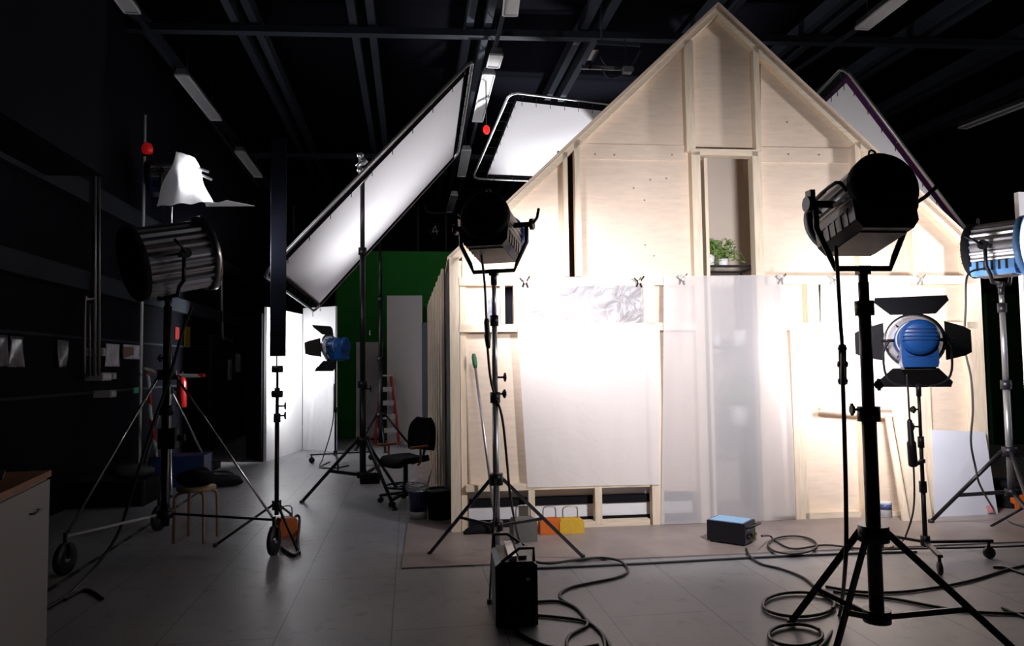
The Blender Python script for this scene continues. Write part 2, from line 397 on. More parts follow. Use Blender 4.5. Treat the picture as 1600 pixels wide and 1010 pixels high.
# fire extinguisher
b = F(284, 725); yy = LW(284, 600, .2).y; c = V((LX+.2, yy, zat(LX+.2, yy, 637)))
r = empty('fire_extinguisher', c); tag(r, 'red fire extinguisher hung on the wall behind the big stand', 'fire extinguisher')
MB().lathe([(.001, 0), (.07, .0), (.078, .02), (.078, .42), (.05, .49), (.02, .51), (.02, .55)], c).build('cylinder', mat('extinguisher_red', (.35, .01, .01), .3), r)
MB().box(c+V((0, 0, .57)), (.03, .1, .04)).tube([c+V((0, .03, .56)), c+V((0, .1, .45)), c+V((0, .09, .2))], .01).box(c+V((-.13, 0, .3)), (.12, .04, .04)).build('valve', BLACK, r)
# equipment cases and gear along the left wall
def case(u, v, w_, d_, h_, lab, m=BLACKM, rz=0, z0=0):
    p = F(u, v, z0); r = empty('equipment_case', p, rz); tag(r, lab, 'case', 'equipment cases along the left wall')
    MB().box((0, 0, h_*.36+.001), (w_, d_, h_*.72)).build('body', m, r, True)
    MB().box((0, 0, h_*.86), (w_, d_, h_*.27)).build('lid', m, r, True)
    for sx in (-1, 1):
        for sy in (-1, 1): MB().box((sx*(w_/2-.01), sy*(d_/2-.01), h_/2), (.03, .03, h_)).build('edging', BEAM, r, True)
    MB().tube(smooth([(-.08, -d_/2-.002, h_*.4), (-.08, -d_/2-.04, h_*.4), (.08, -d_/2-.04, h_*.4), (.08, -d_/2-.002, h_*.4)], 4), .008, 8).build('handle', BEAM, r, True)
    return r
case(283, 758, .7, .45, .42, 'dark blue case under the legs of the big stand', DBLUE)
case(176, 787, .9, .6, .3, 'long low black case on the floor by the left wall')
case(320, 735, .35, .5, .12, 'flat black case beside the tape line')
def bag(c, sx, sy, sz, lab, m=CLOTH, name='cloth_bag', cat='bag', grp=None):
    rnd = random.Random(hash(lab) % 1000 if False else len(lab)); ph = [rnd.random()*6 for _ in range(4)]
    mb = MB(); n = 16
    def fn(a, b):
        th = a*2*pi; f = b*pi
        rr = 1+.09*sin(3*th+ph[0]+2*b)+.06*sin(5*th+ph[1]+6*b)
        return (c[0]+sx*rr*sin(f)**.7*cos(th), c[1]+sy*rr*sin(f)**.7*sin(th), c[2]+sz*(1-cos(f))/2*(1+.1*sin(2*th+ph[2])))
    mb.grid(fn, 24, 12)
    return tag(mb.build(name, m), lab, cat, grp)
bag(F(205, 786), .24, .16, .16, 'grey green crumpled bag on the long black case', mat('olive_cloth', (.05, .055, .05), .8, bump=.5), grp=None)
bpy.data.objects['cloth_bag'].location.z += .302
bag(F(345, 760), .30, .2, .14, 'black crumpled bag lying by the tape line')
bpy.data.objects['cloth_bag.001'].location.z += 0
# hazard tape on the floor
MT = mat('worn_floor_tape', (.035, .028, .012), .6)
a = F(72, 925, .001); b = F(330, 757, .001)
def tape_mat():
    m = bpy.data.materials.new('hazard_tape'); m.use_nodes = True; nt = m.node_tree; b_ = nt.nodes['Principled BSDF']; b_.inputs['Roughness'].default_value = .7
    tc = nt.nodes.new('ShaderNodeTexCoord'); wv = nt.nodes.new('ShaderNodeTexWave'); wv.inputs['Scale'].default_value = 1.6; wv.bands_direction = 'DIAGONAL'
    r_ = nt.nodes.new('ShaderNodeValToRGB'); r_.color_ramp.interpolation = 'CONSTANT'
    r_.color_ramp.elements[0].color = (.02, .02, .02, 1); r_.color_ramp.elements[1].color = (.17, .15, .08, 1); r_.color_ramp.elements[1].position = .5
    nt.links.new(tc.outputs['Object'], wv.inputs[0]); nt.links.new(wv.outputs[0], r_.inputs[0]); nt.links.new(r_.outputs[0], b_.inputs['Base Color']); return m
tag(MB().bar(a, b, .002, .045, V((1, 0, 0))).build('floor_tape', tape_mat()), 'dashed black and yellow tape line along the floor at left', 'tape')
# red and white barrier tape near the big stand
def stripes_mat():
    m = bpy.data.materials.new('red_white_tape'); m.use_nodes = True; nt = m.node_tree; b_ = nt.nodes['Principled BSDF']
    tc = nt.nodes.new('ShaderNodeTexCoord'); wv = nt.nodes.new('ShaderNodeTexWave'); wv.inputs['Scale'].default_value = 1.6; wv.bands_direction = 'DIAGONAL'
    r_ = nt.nodes.new('ShaderNodeValToRGB'); r_.color_ramp.interpolation = 'CONSTANT'
    r_.color_ramp.elements[0].color = (.5, .02, .02, 1); r_.color_ramp.elements[1].color = (.7, .7, .7, 1); r_.color_ramp.elements[1].position = .5
    nt.links.new(tc.outputs['Object'], wv.inputs[0]); nt.links.new(wv.outputs[0], r_.inputs[0]); nt.links.new(r_.outputs[0], b_.inputs['Base Color']); return m
RW = stripes_mat()
a = YP(222, 573, 10.6); b = YP(321, 584, 10.4)
tag(MB().grid(lambda s, t: V((a.x+(b.x-a.x)*s, a.y+(b.y-a.y)*s, a.z+(b.z-a.z)*s-.04*sin(pi*s)-t*.05)), 16, 1).build('barrier_tape', RW, solid=.002), 'red and white barrier tape stretched behind the big stand', 'tape')
a = YP(226, 575, 10.6); b = YP(240, 715, 10.6)
tag(MB().grid(lambda s, t: V((a.x+(b.x-a.x)*s+t*.05, a.y+.03*sin(9*s), a.z+(b.z-a.z)*s)), 20, 1).build('barrier_tape', RW, solid=.002), 'dangling end of red and white tape left of the stand column', 'tape')

# ------------------------------------------------------------------ back of the hall
GY = 17.0
a = YP(526, 392, GY); b = YP(760, 681, GY)
r = empty('green_screen', ((a.x+b.x)/2, GY, 0)); tag(r, 'tall chroma green screen wall at the back of the hall', 'green screen')
MB().lohi((a.x, GY, 0.02), (b.x, GY+.06, a.z)).build('screen_panel', GREEN, r)
mb = MB()
for xx in (a.x, (a.x+b.x)/2, b.x): mb.lohi((xx-.04, GY+.06, 0), (xx+.04, GY+.14, a.z))
mb.build('support_frame', BLACK, r)
struct('baseboard_back', MB().lohi((LX, BY-.02, 0), (a.x, BY, .12)), WALLM)
# second green strip at far right
a = YP(1541, 458, 12.5); b = YP(1690, 700, 12.5); b.x = min(b.x, RX-.1)
tag(MB().lohi((a.x, 12.5, 0), (b.x, 12.58, a.z)).build('green_screen', mat('dark_green_paint', (.01, .10, .03), .8)), 'dark green screen seen between the house corner and the right edge', 'green screen')
# number 4 sign on back wall
c = YP(680, 360, BY-.02)
r = empty('number_sign', c-V((0, 0, .25))); tag(r, 'small black diamond sign with white number 4 on the back wall', 'sign')
MB().prism([c+V((0, 0, -.27)), c+V((.26, 0, 0)), c+V((0, 0, .27)), c+V((-.26, 0, 0))], (0, -.012, 0)).build('plate', BLACKM, r)
fr = MB()
for (p, q) in (((0, -.25), (.24, 0)), ((.24, 0), (0, .25)), ((0, .25), (-.24, 0)), ((-.24, 0), (0, -.25))):
    fr.bar(c+V((p[0], -.016, p[1])), c+V((q[0], -.016, q[1])), .008, .006)
fr.build('border', mat('dim_grey_line', (.12, .12, .12), .6), r)
SW = mat('sign_white', (.7, .7, .7), .5)
f4 = MB()
for (p, q) in (((.03, -.13), (.03, .13)), ((.03, .13), (-.1, -.04)), ((-.11, -.04), (.09, -.04))):
    pr = Matrix.Rotation(radians(-12), 3, 'Y')
    f4.bar(c+pr @ V((p[0], 0, p[1]))+V((0, -.02, 0)), c+pr @ V((q[0], 0, q[1]))+V((0, -.02, 0)), .03, .008, V((0, 1, 0)))
f4.build('number_four', SW, r)
for (pts, lb) in (([(653, 322), (653, 392)], 'left vertical pipe on the back wall above the green screen'),
                  ([(664, 322), (666, 330), (672, 333), (700, 333)], 'bent pipe on the back wall left of the number sign'),
                  ([(697, 333), (697, 392)], 'vertical pipe on the back wall right of the number sign'),
                  ([(459, 322), (459, 372)], 'pipe on the back wall behind the lower corner of the left silk')):
    tag(MB().tube([YP(u, v, BY-.08) for u, v in pts], .03, 8).build('conduit', mat('dim_steel', (.12, .12, .12), .5, .3)), lb, 'pipe')
# leaning white panels
def panel(u0, v0, u1, v1, y, lab, m=WBOARD, lean=.15, name='leaning_board'):
    a = YP(u0, v0, y); b = F(u0, v1); y0 = F((u0+u1)/2, v1).y
    y0 = y; x0 = YP(u0, v1, y).x; x1 = YP(u1, v1, y).x; zt = zat(x0, y0+lean, v0)
    return tag(MB().prism([(x0, y0, 0), (x1, y0, 0), (x1, y0+lean, zt), (x0, y0+lean, zt)], (0, .05, .0)).build(name, m), lab, 'panel')
panel(605, 462, 661, 684, 16.0, 'tall white panel standing before the green screen', mat('panel_grey_white', (.55, .53, .54), .6))
panel(556, 535, 598, 680, 16.55, 'lower white panel left of the tall one, against the green screen', mat('panel_grey_white2', (.55, .52, .52), .6))
x = F(604, 682)
tag(MB().lohi((x.x-.14, x.y-.1, 0), (x.x-.02, x.y-.02, zat(x.x, x.y, 400))).build('black_post', BLACKM), 'black post at the left edge of the tall white panel', 'post')
x = F(664, 700)
tag(MB().lohi((x.x-.05, x.y-.1, 0), (x.x+.06, x.y, zat(x.x, x.y, 505))).build('grey_post', mat('post_grey', (.05, .06, .08), .6)), 'grey upright edge beside the side wall of the wooden house', 'post')
tag(MB().tube([F(560, 681, .1), F(668, 681, .1)], .025, 8).build('floor_pipe', BLACK), 'black pipe lying low in front of the white panels', 'pipe')
bpy.data.objects['floor_pipe'].location.z = .0

# white V flats at left
V0 = F(416, 722); V1 = F(472, 703); V2 = F(524, 706)
def vpanel(p, q, vt, lab, m, th=.05, pu=None):
    z = zat(p.x, p.y, vt); d = (q-p).normalized(); n = V((-d.y, d.x, 0))*th
    return [V((p.x, p.y, 0)), V((q.x, q.y, 0)), V((q.x, q.y, z)), V((p.x, p.y, z))], n
r = empty('v_flat', V1); tag(r, 'tall white folding flat, blown out by the blue lamp beside it', 'flat')
q, n = vpanel(V0, V1, 480, '', WBOARD); MB().prism(q, n).build('left_panel', WBOARD, r)
q, n = vpanel(V1+V((.01, 0, 0)), V2, 482, '', WBOARD); q2 = [V((p.x, p.y, min(p.z, q[2].z))) for p in q]; MB().prism(q2, n).build('right_panel', WBOARD, r)
p = V0+V((-.09, 0, 0)); q = F(384, 716)
qq, n = vpanel(p, q, 490, '', BLACKM); o = MB().prism(qq, -n).build('black_flat', BLACKM); tag(o, 'black flat leaning at the left side of the white flats', 'flat')
a = YP(476, 575, 10.9); 
def hang(s, t):
    p0 = F(478, 717); p1 = F(524, 713); p = p0.lerp(p1, s); p.y += .05*sin(11*s+2*t)+.35*(1-t); zt = 2.3
    return V((p.x, p.y, zt*(1-t)+.01))
tag(MB().grid(hang, 24, 16).build('clear_plastic_sheet', CLEAR, solid=.0), 'clear plastic sheet hanging over the white flats behind the blue lamp', 'plastic sheet')

# ================================================================== FLOOR MAT + WOODEN HOUSE
MATM = mat('brown_mat_board', (.36, .30, .28), .42, noise=.25, nscale=3, stretch=(1, 1, 1))
MZ = .012
m0 = F(627, 890); m1 = F(1420, 856); md = (m1-m0).normalized(); mn = V((-md.y, md.x, 0))
MB().prism([m0, m0+md*8.5, m0+md*8.5+mn*7.2, m0+mn*7.2], (0, 0, MZ)).build('floor_mat', MATM)
tag(bpy.data.objects['floor_mat'], 'large brown board mat lying under and in front of the wooden house', 'mat')

A = F(716, 832, MZ); B = F(1360, 808, MZ); HS = (B-A).normalized(); HN = V((-HS.y, HS.x, 0))
HR = atan2(HS.y, HS.x)
house = empty('wooden_house_set', A, HR); HM = ROOTM[house.name]; HI = HM.inverted()
tag(house, 'gabled wooden house set of pine studs and plywood in the middle of the hall', 'house')
def hp(u, v, t=0):
    d = ray(u, v); q = A+HN*t; k = (q-CC).dot(HN)/d.dot(HN); return HI @ (CC+d*k)
def hw(s, t, z): return HM @ V((s, t, z))
ZPL = hp(1000, 433).z                                 # top of the wall plate
def lb(lo, hi): return MB().lohi(lo, hi)
def stud(u0, u1, vr, vt, vb, t0=0, t1=.095, m=PINE, name='stud'):
    a = hp(u0, vr, t0).x; b = hp(u1, vr, t0).x; um = (u0+u1)/2
    zt = hp(um, vt, t0).z; zb = hp(um, vb, t0).z if vb is not None else 0
    return lb((a, t0, max(0, zb)), (b, t1, zt)).build(name, m, house, True)
def rail(u0, u1, v0, v1, t0=0, t1=.095, m=PINEH, name='rail'):
    um = (u0+u1)/2
    return lb((hp(u0, (v0+v1)/2, t0).x, t0, max(0, hp(um, v1, t0).z)), (hp(u1, (v0+v1)/2, t0).x, t1, hp(um, v0, t0).z)).build(name, m, house, True)
def ply(pts, t=.096, th=.012, m=PLY, name='plywood_panel'):
    q = [hp(u, v, t) for u, v in pts]; q = [V((p.x, t, max(p.z, .0))) for p in q]
    mb = MB(); mb.prism(q, (0, th, 0)); return mb.build(name, m, house, True)
PK = hp(1121, 10); EL = hp(705, 402); ER = hp(1531, 392)
def rafter(e, p, t0, t1, w_=.07, name='rafter'):
    d = (p-e).normalized(); n = V((d.z, 0, -d.x)); n = n if n.z < 0 else -n
    q = [V((e.x, t0, e.z)), V((p.x, t0, p.z)), V((p.x, t0, p.z-w_*1.4)), V((e.x, t0, e.z-w_*1.4))]
    return MB().prism(q, (0, t1-t0, 0)).build(name, PINEH, house, True)
rafter(EL, PK, 0, .095, .062); rafter(ER, PK, 0, .095, .075)
DEPTH = 5.2
for e in (EL, ER):                                    # roof sheets
    d = (PK-e).normalized(); n = V((-d.z, 0, d.x)); n = n if n.z > 0 else -n
    a = e-d*.05+n*.004; b = PK+n*.004+V((0, 0, .0))
    if e is EL: b = PK+V((0, 0, .006))
    q = [V((a.x, -.03, a.z)), V((b.x, -.03, b.z)), V((b.x, -.03, b.z+.03)), V((a.x, -.03, a.z+.03))]
    MB().prism(q, (0, DEPTH, 0)).build('roof_sheet', PLY, house, True)
for t in (1.2, 2.4, 3.6, 5.0): rafter(EL, PK, t, t+.05); rafter(ER, PK, t, t+.05)
# studs
stud(703, 718, 520, 402, None)                        # left corner post
stud(720, 729, 640, 445, None, .05, .095)
stud(881, 888, 330, 238, 432); stud(899, 908, 330, 218, 432)
stud(1071, 1085, 150, 62, 236); stud(1179, 1188, 150, 72, 236)
stud(1090, 1104, 600, 237, None, -.002); stud(1187, 1201, 600, 237, None, -.002)
stud(1340, 1349, 330, 222, 432); stud(1424, 1432, 340, 302, 432)
stud(1516, 1540, 600, 385, None)                      # right corner post
rail(1080, 1184, 233, 243, -.002, .12, name='header')
rail(903, 1073, 226, 249, .08, .097, PLY, name='seam_batten'); rail(1188, 1345, 231, 254, .08, .097, PLY, name='seam_batten')
rail(716, 1092, 433, 446); rail(1199, 1528, 431, 444)   # wall plate
stud(803, 812, 480, 446, 506); stud(782, 789, 480, 446, 506); stud(1006, 1024, 480, 446, 506)
stud(1222, 1228, 480, 444, 514); stud(1262, 1280, 480, 444, 514); stud(1330, 1345, 480, 444, 514)
rail(716, 808, 507, 519); rail(812, 1092, 505, 517); rail(1199, 1528, 504, 515)
stud(1016, 1034, 640, 517, None); stud(1239, 1259, 640, 515, None); stud(1345, 1362, 640, 515, None); stud(1440, 1455, 640, 515, None)
rail(728, 1016, 755, 765); stud(826, 836, 790, 765, 820); stud(930, 941, 790, 757, 820, -.004)
rail(836, 1016, 815, 826, 0, .095, name='base_plate'); rail(1259, 1345, 801, 812, 0, .095, name='base_plate'); rail(1362, 1516, 799, 809, 0, .095, name='base_plate')
# door frame lining
stud(1104, 1109, 400, 247, None, .0, .12, PINE, 'door_lining'); stud(1181, 1187, 400, 247, None, .0, .12, PINE, 'door_lining')
# plywood sheathing behind the studs
def roofv(u, side): # px row of roof underside at column u
    if side == 'L': return 402+(10-402)*(u-705)/(1121-705)+12
    return 10+(392-10)*(u-1121)/(1531-1121)+14
ply([(722, 440), (722, roofv(722, 'L')), (886, roofv(886, 'L')), (886, 440)])
ply([(901, 440), (901, roofv(901, 'L')), (1080, roofv(1080, 'L')), (1080, 440)])
ply([(1080, 237), (1080, roofv(1080, 'L')), (1121, 26), (1182, roofv(1182, 'R')), (1182, 237)])
ply([(1189, 438), (1189, roofv(1189, 'R')), (1345, roofv(1345, 'R')), (1345, 438)])
ply([(1345, 438), (1345, roofv(1345, 'R')), (1520, roofv(1520, 'R')), (1525, 438)])
ply([(724, 508), (724, 440), (786, 440), (786, 508)])
ply([(1016, 512), (1016, 440), (1100, 440), (1100, 512)])
ply([(1192, 512), (1192, 438), (1272, 438), (1272, 512)])
ply([(1336, 512), (1336, 438), (1525, 438), (1525, 512)])
ply([(722, 762), (722, 512), (1028, 512), (1028, 762)])
ply([(1028, 768), (1028, 512), (1100, 512), (1100, 768)])
ply([(1192, 808), (1192, 510), (1252, 510), (1252, 808)])
ply([(1252, 808), (1252, 510), (1352, 510), (1352, 808)])
ply([(1352, 806), (1352, 510), (1525, 510), (1525, 800)])
# side wall, seen edge on at the left of the house
e0 = 0.0
zt = EL.z-.02
for t in [.12+.62*i for i in range(8)]:
    lb((e0-.0, t, 0), (e0+.095, t+.045, zt)).build('side_stud', PINE, house, True)
lb((e0+.096, .11, 0), (e0+.108, DEPTH-.05, zt)).build('side_plywood', PLY, house, True)
lb((e0, .11, zt-.05), (e0+.095, DEPTH-.05, zt)).build('side_plate', PINE, house, True)
er = hp(1531, 600).x
s0 = YP(691, 415, 8.25); s1_ = YP(669, 470, 12.6); s0.z = 2.7; s1_.z = 2.68
sd_ = (s1_-s0); sd_.z = 0; sdn = V((-sd_.y, sd_.x, 0)).normalized()
MB().prism([V((s0.x, s0.y, MZ)), V((s1_.x, s1_.y, MZ)), s1_, s0], -sdn*.012).build('side_flat', mat('shaded_plywood', (.42, .29, .20), .6, noise=.15, nscale=4), house)  # plywood colour browned to hold the shadow on this side
for k in range(8):
    p_ = s0.lerp(s1_, k/7.0); MB().bar(V((p_.x, p_.y, MZ)), p_-V((0, 0, .01)), .045, .03, sdn).build('side_stud', PINE, house)
GAPSH = mat('gap_shade_brown', (.03, .014, .01), .8)
MB().prism([V((s0.x+.02, s0.y+.02, MZ)), HM @ V((-.012, .16, 0)), HM @ V((-.012, .16, 2.62)), V((s0.x+.02, s0.y+.02, 2.62))], (0, .012, 0)).build('gap_shade', GAPSH, house)  # dark sheet put in as the shade inside the corner gap
lb((er-.10, .11, 0), (er-.01, DEPTH-.05, ER.z-.06)).build('side_plywood', PLY, house, True)
# inner partition, seen through the door opening, and back wall
zi = hp(1140, 250).z
ps = hp(1060, 400).x
WPLY = mat('pale_plywood', (.85, .74, .63), .6, noise=.06, nscale=3)
MB().prism([V((.2, 1.1, 0)), V((er-.2, 1.1, 0)), V((er-.2, 1.1, ER.z-.2)), V((PK.x, 1.1, PK.z-.25)), V((.2, 1.1, EL.z-.1))], (0, .02, 0)).build('inner_partition', WPLY, house, True)
# white plinth with black strips behind the low opening
lb((.11, .150, 0.02), (hp(1090, 790).x, .17, .46)).build('plinth_panel', WHITE, house, True)
lb((.11, .135, hp(900, 788, .14).z), (hp(1090, 790).x, .149, hp(900, 775, .14).z)).build('plinth_strip', BLACKM, house, True)
lb((.11, .135, 0.0), (hp(1090, 790).x, .149, max(.03, hp(900, 808, .14).z))).build('plinth_strip', BLACKM, house, True)
# knots and screws on the plywood
kn = mat('knot_brown', (.30, .19, .11), .6)
for (u, v) in ((1016, 281), (1041, 279), (1007, 313), (990, 294), (960, 242), (1050, 242), (1232, 241), (1280, 242), (930, 241), (1022, 400), (1230, 191), (1008, 383)):
    p = hp(u, v, .094 if v < 232 or v > 252 else .078); MB().disc((p.x, p.y, p.z), (0, 1, 0), .009, .003, 10).build('knot', kn, house, True)
# picture hung behind the left slot
p = hp(762, 466, .09); q = hp(777, 503, .09)
pt = tag(MB().prism([hw(p.x, .085, p.z), hw(q.x, .085, p.z), hw(q.x, .085, q.z), hw(p.x, .085, q.z)], -HN*.004).build('photo_sheet', mat('blue_photo', (.25, .27, .38), .4, noise=.7, nscale=14)), 'small bluish photo sheet pinned in the upper left bay of the house', 'picture')
# dark sheets added to paint the shade inside the open slots
lb((hp(789, 480).x, .3, hp(800, 508).z), (hp(806, 480).x, .32, hp(800, 444).z)).build('slot_shade', BLACKM, house, True)
lb((hp(884, 330).x-.03, .25, hp(893, 436).z), (hp(905, 330).x+.03, .27, hp(893, 225).z)).build('slot_shade', mat('slot_shade_brown', (.05, .022, .012), .8), house, True)

# ------------------------------------------------------------------ shelves and plants in the door opening
sx0 = hp(1103, 420, .3).x; sx1 = hp(1183, 420, .3).x
zs = [hp(1140, 419, .45).z, hp(1140, 541, .45).z, hp(1140, 664, .45).z]
r = empty('shelf_unit', hw(sx0, .22, 0), HR); tag(r, 'black framed shelf rack with glass shelves inside the doorway of the house', 'shelf')
SW_ = sx1-sx0
for x_ in (0, SW_):
    for t_ in (0, .5):
        MB().box((x_, t_, zs[0]/2), (.02, .02, zs[0])).build('upright', BLACK, r, True)
for z_ in zs:
    f = MB()
    for t_ in (0, .5): f.box((SW_/2, t_, z_-.012), (SW_, .02, .024))
    for x_ in (0, SW_): f.box((x_, .25, z_-.012), (.02, .5, .024))
    f.build('shelf_frame', BLACK, r, True)
    MB().box((SW_/2, .25, z_-.004), (SW_-.02, .48, .006)).build('shelf_glass', GLASS, r, True)
POT = mat('white_ceramic', (.85, .85, .86), .35)
LEAF = mat('fern_green', (.10, .26, .05), .55, noise=.5, nscale=20, col2=(.25, .32, .10))
def plant(s_, t_, z_, pr, ph, spread, lab, leaves=60, hgt=.12):
    c = hw(s_, t_, z_); r = empty('potted_plant', c); tag(r, lab, 'plant', 'white potted plants on the shelf rack')
    MB().lathe([(pr*.78, 0.001), (pr, ph), (pr*.93, ph), (pr*.9, ph-.02), (.0001, ph-.02)]).build('pot', POT, r, True)
    if leaves:
        mb = MB(); st = MB(); rr = random.Random(int(s_*1000+z_*100))
        for i in range(leaves):
            an = rr.random()*2*pi; l = spread*(.4+.6*rr.random()); hh = hgt*(.4+rr.random())
            pts = [V((cos(an)*l*k*.9, sin(an)*l*k*.9, ph-.02+hh*sin(k*2.4)*1.1-(l*.5*k*k))) for k in (0, .25, .5, .75, 1)]
            st.tube(pts, .0022, 4)
            for k in range(1, 5):
                for sd in (-1, 1):
                    p = pts[k]; d = V((cos(an+sd*1.1), sin(an+sd*1.1), rr.uniform(-.4, .5)))*rr.uniform(.03, .055); n_ = V((-sin(an), cos(an), .5))*.015
                    mb._add([p, p+d*.5+n_, p+d, p+d*.5-n_], [(0, 1, 2, 3)])
        st.build('stems', LEAF, r, True); mb.build('leaves', LEAF, r, True)
    return r
p1 = hp(1112, 415, .3); p2 = hp(1136, 415, .3)
plant(p1.x, .36, zs[0]+.001, .058, .125, .13, 'leafy plant in a white pot at the left end of the top shelf', 26, .16)
plant(p2.x, .40, zs[0]+.001, .060, .085, .26, 'bushy green plant in a small white pot, middle of the top shelf', 48, .17)
plant(hp(1116, 540, .5).x, .45, zs[1]+.001, .055, .13, .1, 'left white pot on the middle shelf behind the frosted plastic', 0)
plant(hp(1152, 540, .5).x, .45, zs[1]+.001, .085, .17, .1, 'right larger white pot on the middle shelf behind the frosted plastic', 0)
plant(hp(1155, 662, .4).x, .40, zs[2]+.001, .105, .2, .24, 'plant in a big white pot on the lowest visible shelf behind the plastic', 60, .3)

# ------------------------------------------------------------------ plastic sheets on the front
def sheet(c4, t0, name, m, lab, cat='plastic sheet', wob=.012, nu=30, nv=40, solid=.0, seed=1, bulge=0):
    q = [hp(u, v, t0) for u, v in c4]         # TL TR BR BL
    rr = random.Random(seed); ph = [rr.random()*6 for _ in range(6)]
    def fn(a, b):
        p = (q[0]*(1-a)+q[1]*a)*(1-b)+(q[3]*(1-a)+q[2]*a)*b
        w_ = wob*(sin(9*a+ph[0]+2*b)*.5+sin(17*a+ph[1]-3*b)*.3+sin(5*b+7*a+ph[2])*.4)*(0.25+b)
        return hw(p.x, t0-.012-abs(w_)-bulge*sin(pi*b), max(p.z, .004))
    return tag(MB().grid(fn, nu, nv).build(name, m), lab, cat)
sheet([(806, 440), (1014, 438), (1010, 506), (812, 506)], 0, 'plastic_sheet', PLASTICC, 'crumpled grey plastic stretched over the upper left window of the house', wob=.03, seed=3)
sheet([(808, 506), (1030, 506), (1030, 757), (824, 762)], 0, 'plastic_sheet', sheetmat('milky_plastic', .24, .08, .52, (.94, .91, .91), glossy=.015, rough=.45, bump=.12, bs=4), 'wide milky plastic sheet covering the lower left wall of the house', wob=.012, seed=4)
sheet([(1036, 432), (1222, 430), (1243, 822), (1032, 826)], 0, 'plastic_sheet', PLASTIC, 'long frosted plastic sheet hanging over the doorway down to the floor', wob=.022, seed=5, bulge=.02)
sheet([(1281, 438), (1420, 437), (1418, 640), (1281, 640)], 0, 'plastic_sheet', sheetmat('milky_plastic2', .3, .08, .5, (.93, .91, .93), glossy=.015, rough=.45, bump=.12, bs=4), 'plastic sheet right of the doorway, weighted by a wooden batten', wob=.012, seed=6)
a = hp(1279, 640, -.02); b = hp(1420, 651, -.02)
tag(MB().bar(hw(a.x, -.035, a.z), hw(b.x, -.035, b.z), .045, .03).build('wooden_batten', PINEH), 'slightly tilted wooden batten along the bottom of the right plastic sheet', 'batten')
# clamps
def clamp(u, v, lab, m=BLACK):
    p = hp(u, v, -.03); r = empty('spring_clamp', hw(p.x, -.05, p.z), HR); tag(r, lab, 'clamp', 'spring clamps along the wall plate of the house')
    MB().tube([(-.055, -.01, .035), (-.01, 0, .0), (-.02, .03, -.045)], .009, 6).build('jaw', m, r, True)
    MB().tube([(.045, -.02, .055), (.01, 0, 0), (.03, .03, -.05)], .009, 6).build('jaw', m, r, True)
    MB().cyl((0, -.02, -.0), (0, .02, 0), .014, 10).build('spring', ALU, r, True)
clamp(820, 441, 'black spring clamp at the left corner of the crumpled plastic')
clamp(998, 441, 'black spring clamp at the right corner of the crumpled plastic')
clamp(1065, 437, 'pale spring clamp between the crumpled plastic and the doorway', ALU)
clamp(1219, 437, 'spring clamp right of the doorway', ALU)
clamp(1301, 438, 'spring clamp left of the right hand lamp stand', ALU)
clamp(1437, 438, 'spring clamp right of the right hand lamp stand', ALU)

# ================================================================== SILKS
def silk(c, lab, tube_m=ALU, inset=.14, tie_n=10, sag=.05, name='silk_frame', edge=BLACKM):
    """c: four corners, near-low, near-high, far-high, far-low"""
    c = [V(p) for p in c]; ctr = sum(c, V())/4; r = empty(name, ctr); tag(r, lab, 'diffusion silk', 'large framed silks around the house')
    pts = []
    for i in range(4):
        p, a, b = c[i], c[i-1], c[(i+1) % 4]; k = .12
        da = (a-p).normalized()*k; db = (b-p).normalized()*k
        pts += [p+da, p+da*.35+db*.35, p+db]
    MB().tube(smooth(pts, 1, True), .022, 10, closed=True).build('frame', tube_m, r)
    def S_(a, b):
        return (c[0]*(1-a)+c[1]*a)*(1-b)+(c[3]*(1-a)+c[2]*a)*b
    L1 = (c[1]-c[0]).length; L2 = (c[3]-c[0]).length; i1 = inset/L1; i2 = inset/L2
    def fn(a, b):
        p = S_(i1+(1-2*i1)*a, i2+(1-2*i2)*b); p.z -= sag*sin(pi*a)*sin(pi*b)+.010*sin(14*a+9*b)*sin(pi*a)*sin(pi*b); return p
    MB().grid(fn, 30, 24).build('fabric', SILK, r)
    e = MB()
    q = [fn(0, 0), fn(1, 0), fn(1, 1), fn(0, 1)]
    for i in range(4): e.bar(q[i], q[(i+1) % 4], .006, .07)
    e.build('fabric_hem', edge, r)
    for i in range(tie_n+1):
        k = i/tie_n
        for (a_, b_, a2, b2) in ((k, 0, k, i2), (k, 1, k, 1-i2), (0, k, i1, k), (1, k, 1-i1, k)):
            p0 = S_(a_, b_); p1 = S_(a2, b2); MB().tube([p0, p1, p1+V((0, 0, -.10))], .005, 5).build('tie', BLACK, r)
    return r
S1 = [YP(412, 430, 8.6), YP(739, 92, 8.6), YP(716, 240, 12.3), YP(491, 487, 12.3)]
silk(S1, 'long tilted white silk rising left of the wooden house')
S2 = [YP(738, 279, 13.6), YP(797, 144, 11.4), YP(1010, 170, 11.4), YP(1040, 290, 13.6)]
silk([S2[1], S2[0], S2[3], S2[2]], 'brightest white silk, hanging behind the roof of the wooden house')
S3 = [YP(1318, 104, 8.1), YP(1534, 392, 8.1), YP(1420, 400, 10.6), YP(1235, 190, 10.6)]
silk([S3[1], S3[0], S3[3], S3[2]], 'greyish silk sloping down behind the right side of the roof', edge=PURPLE)

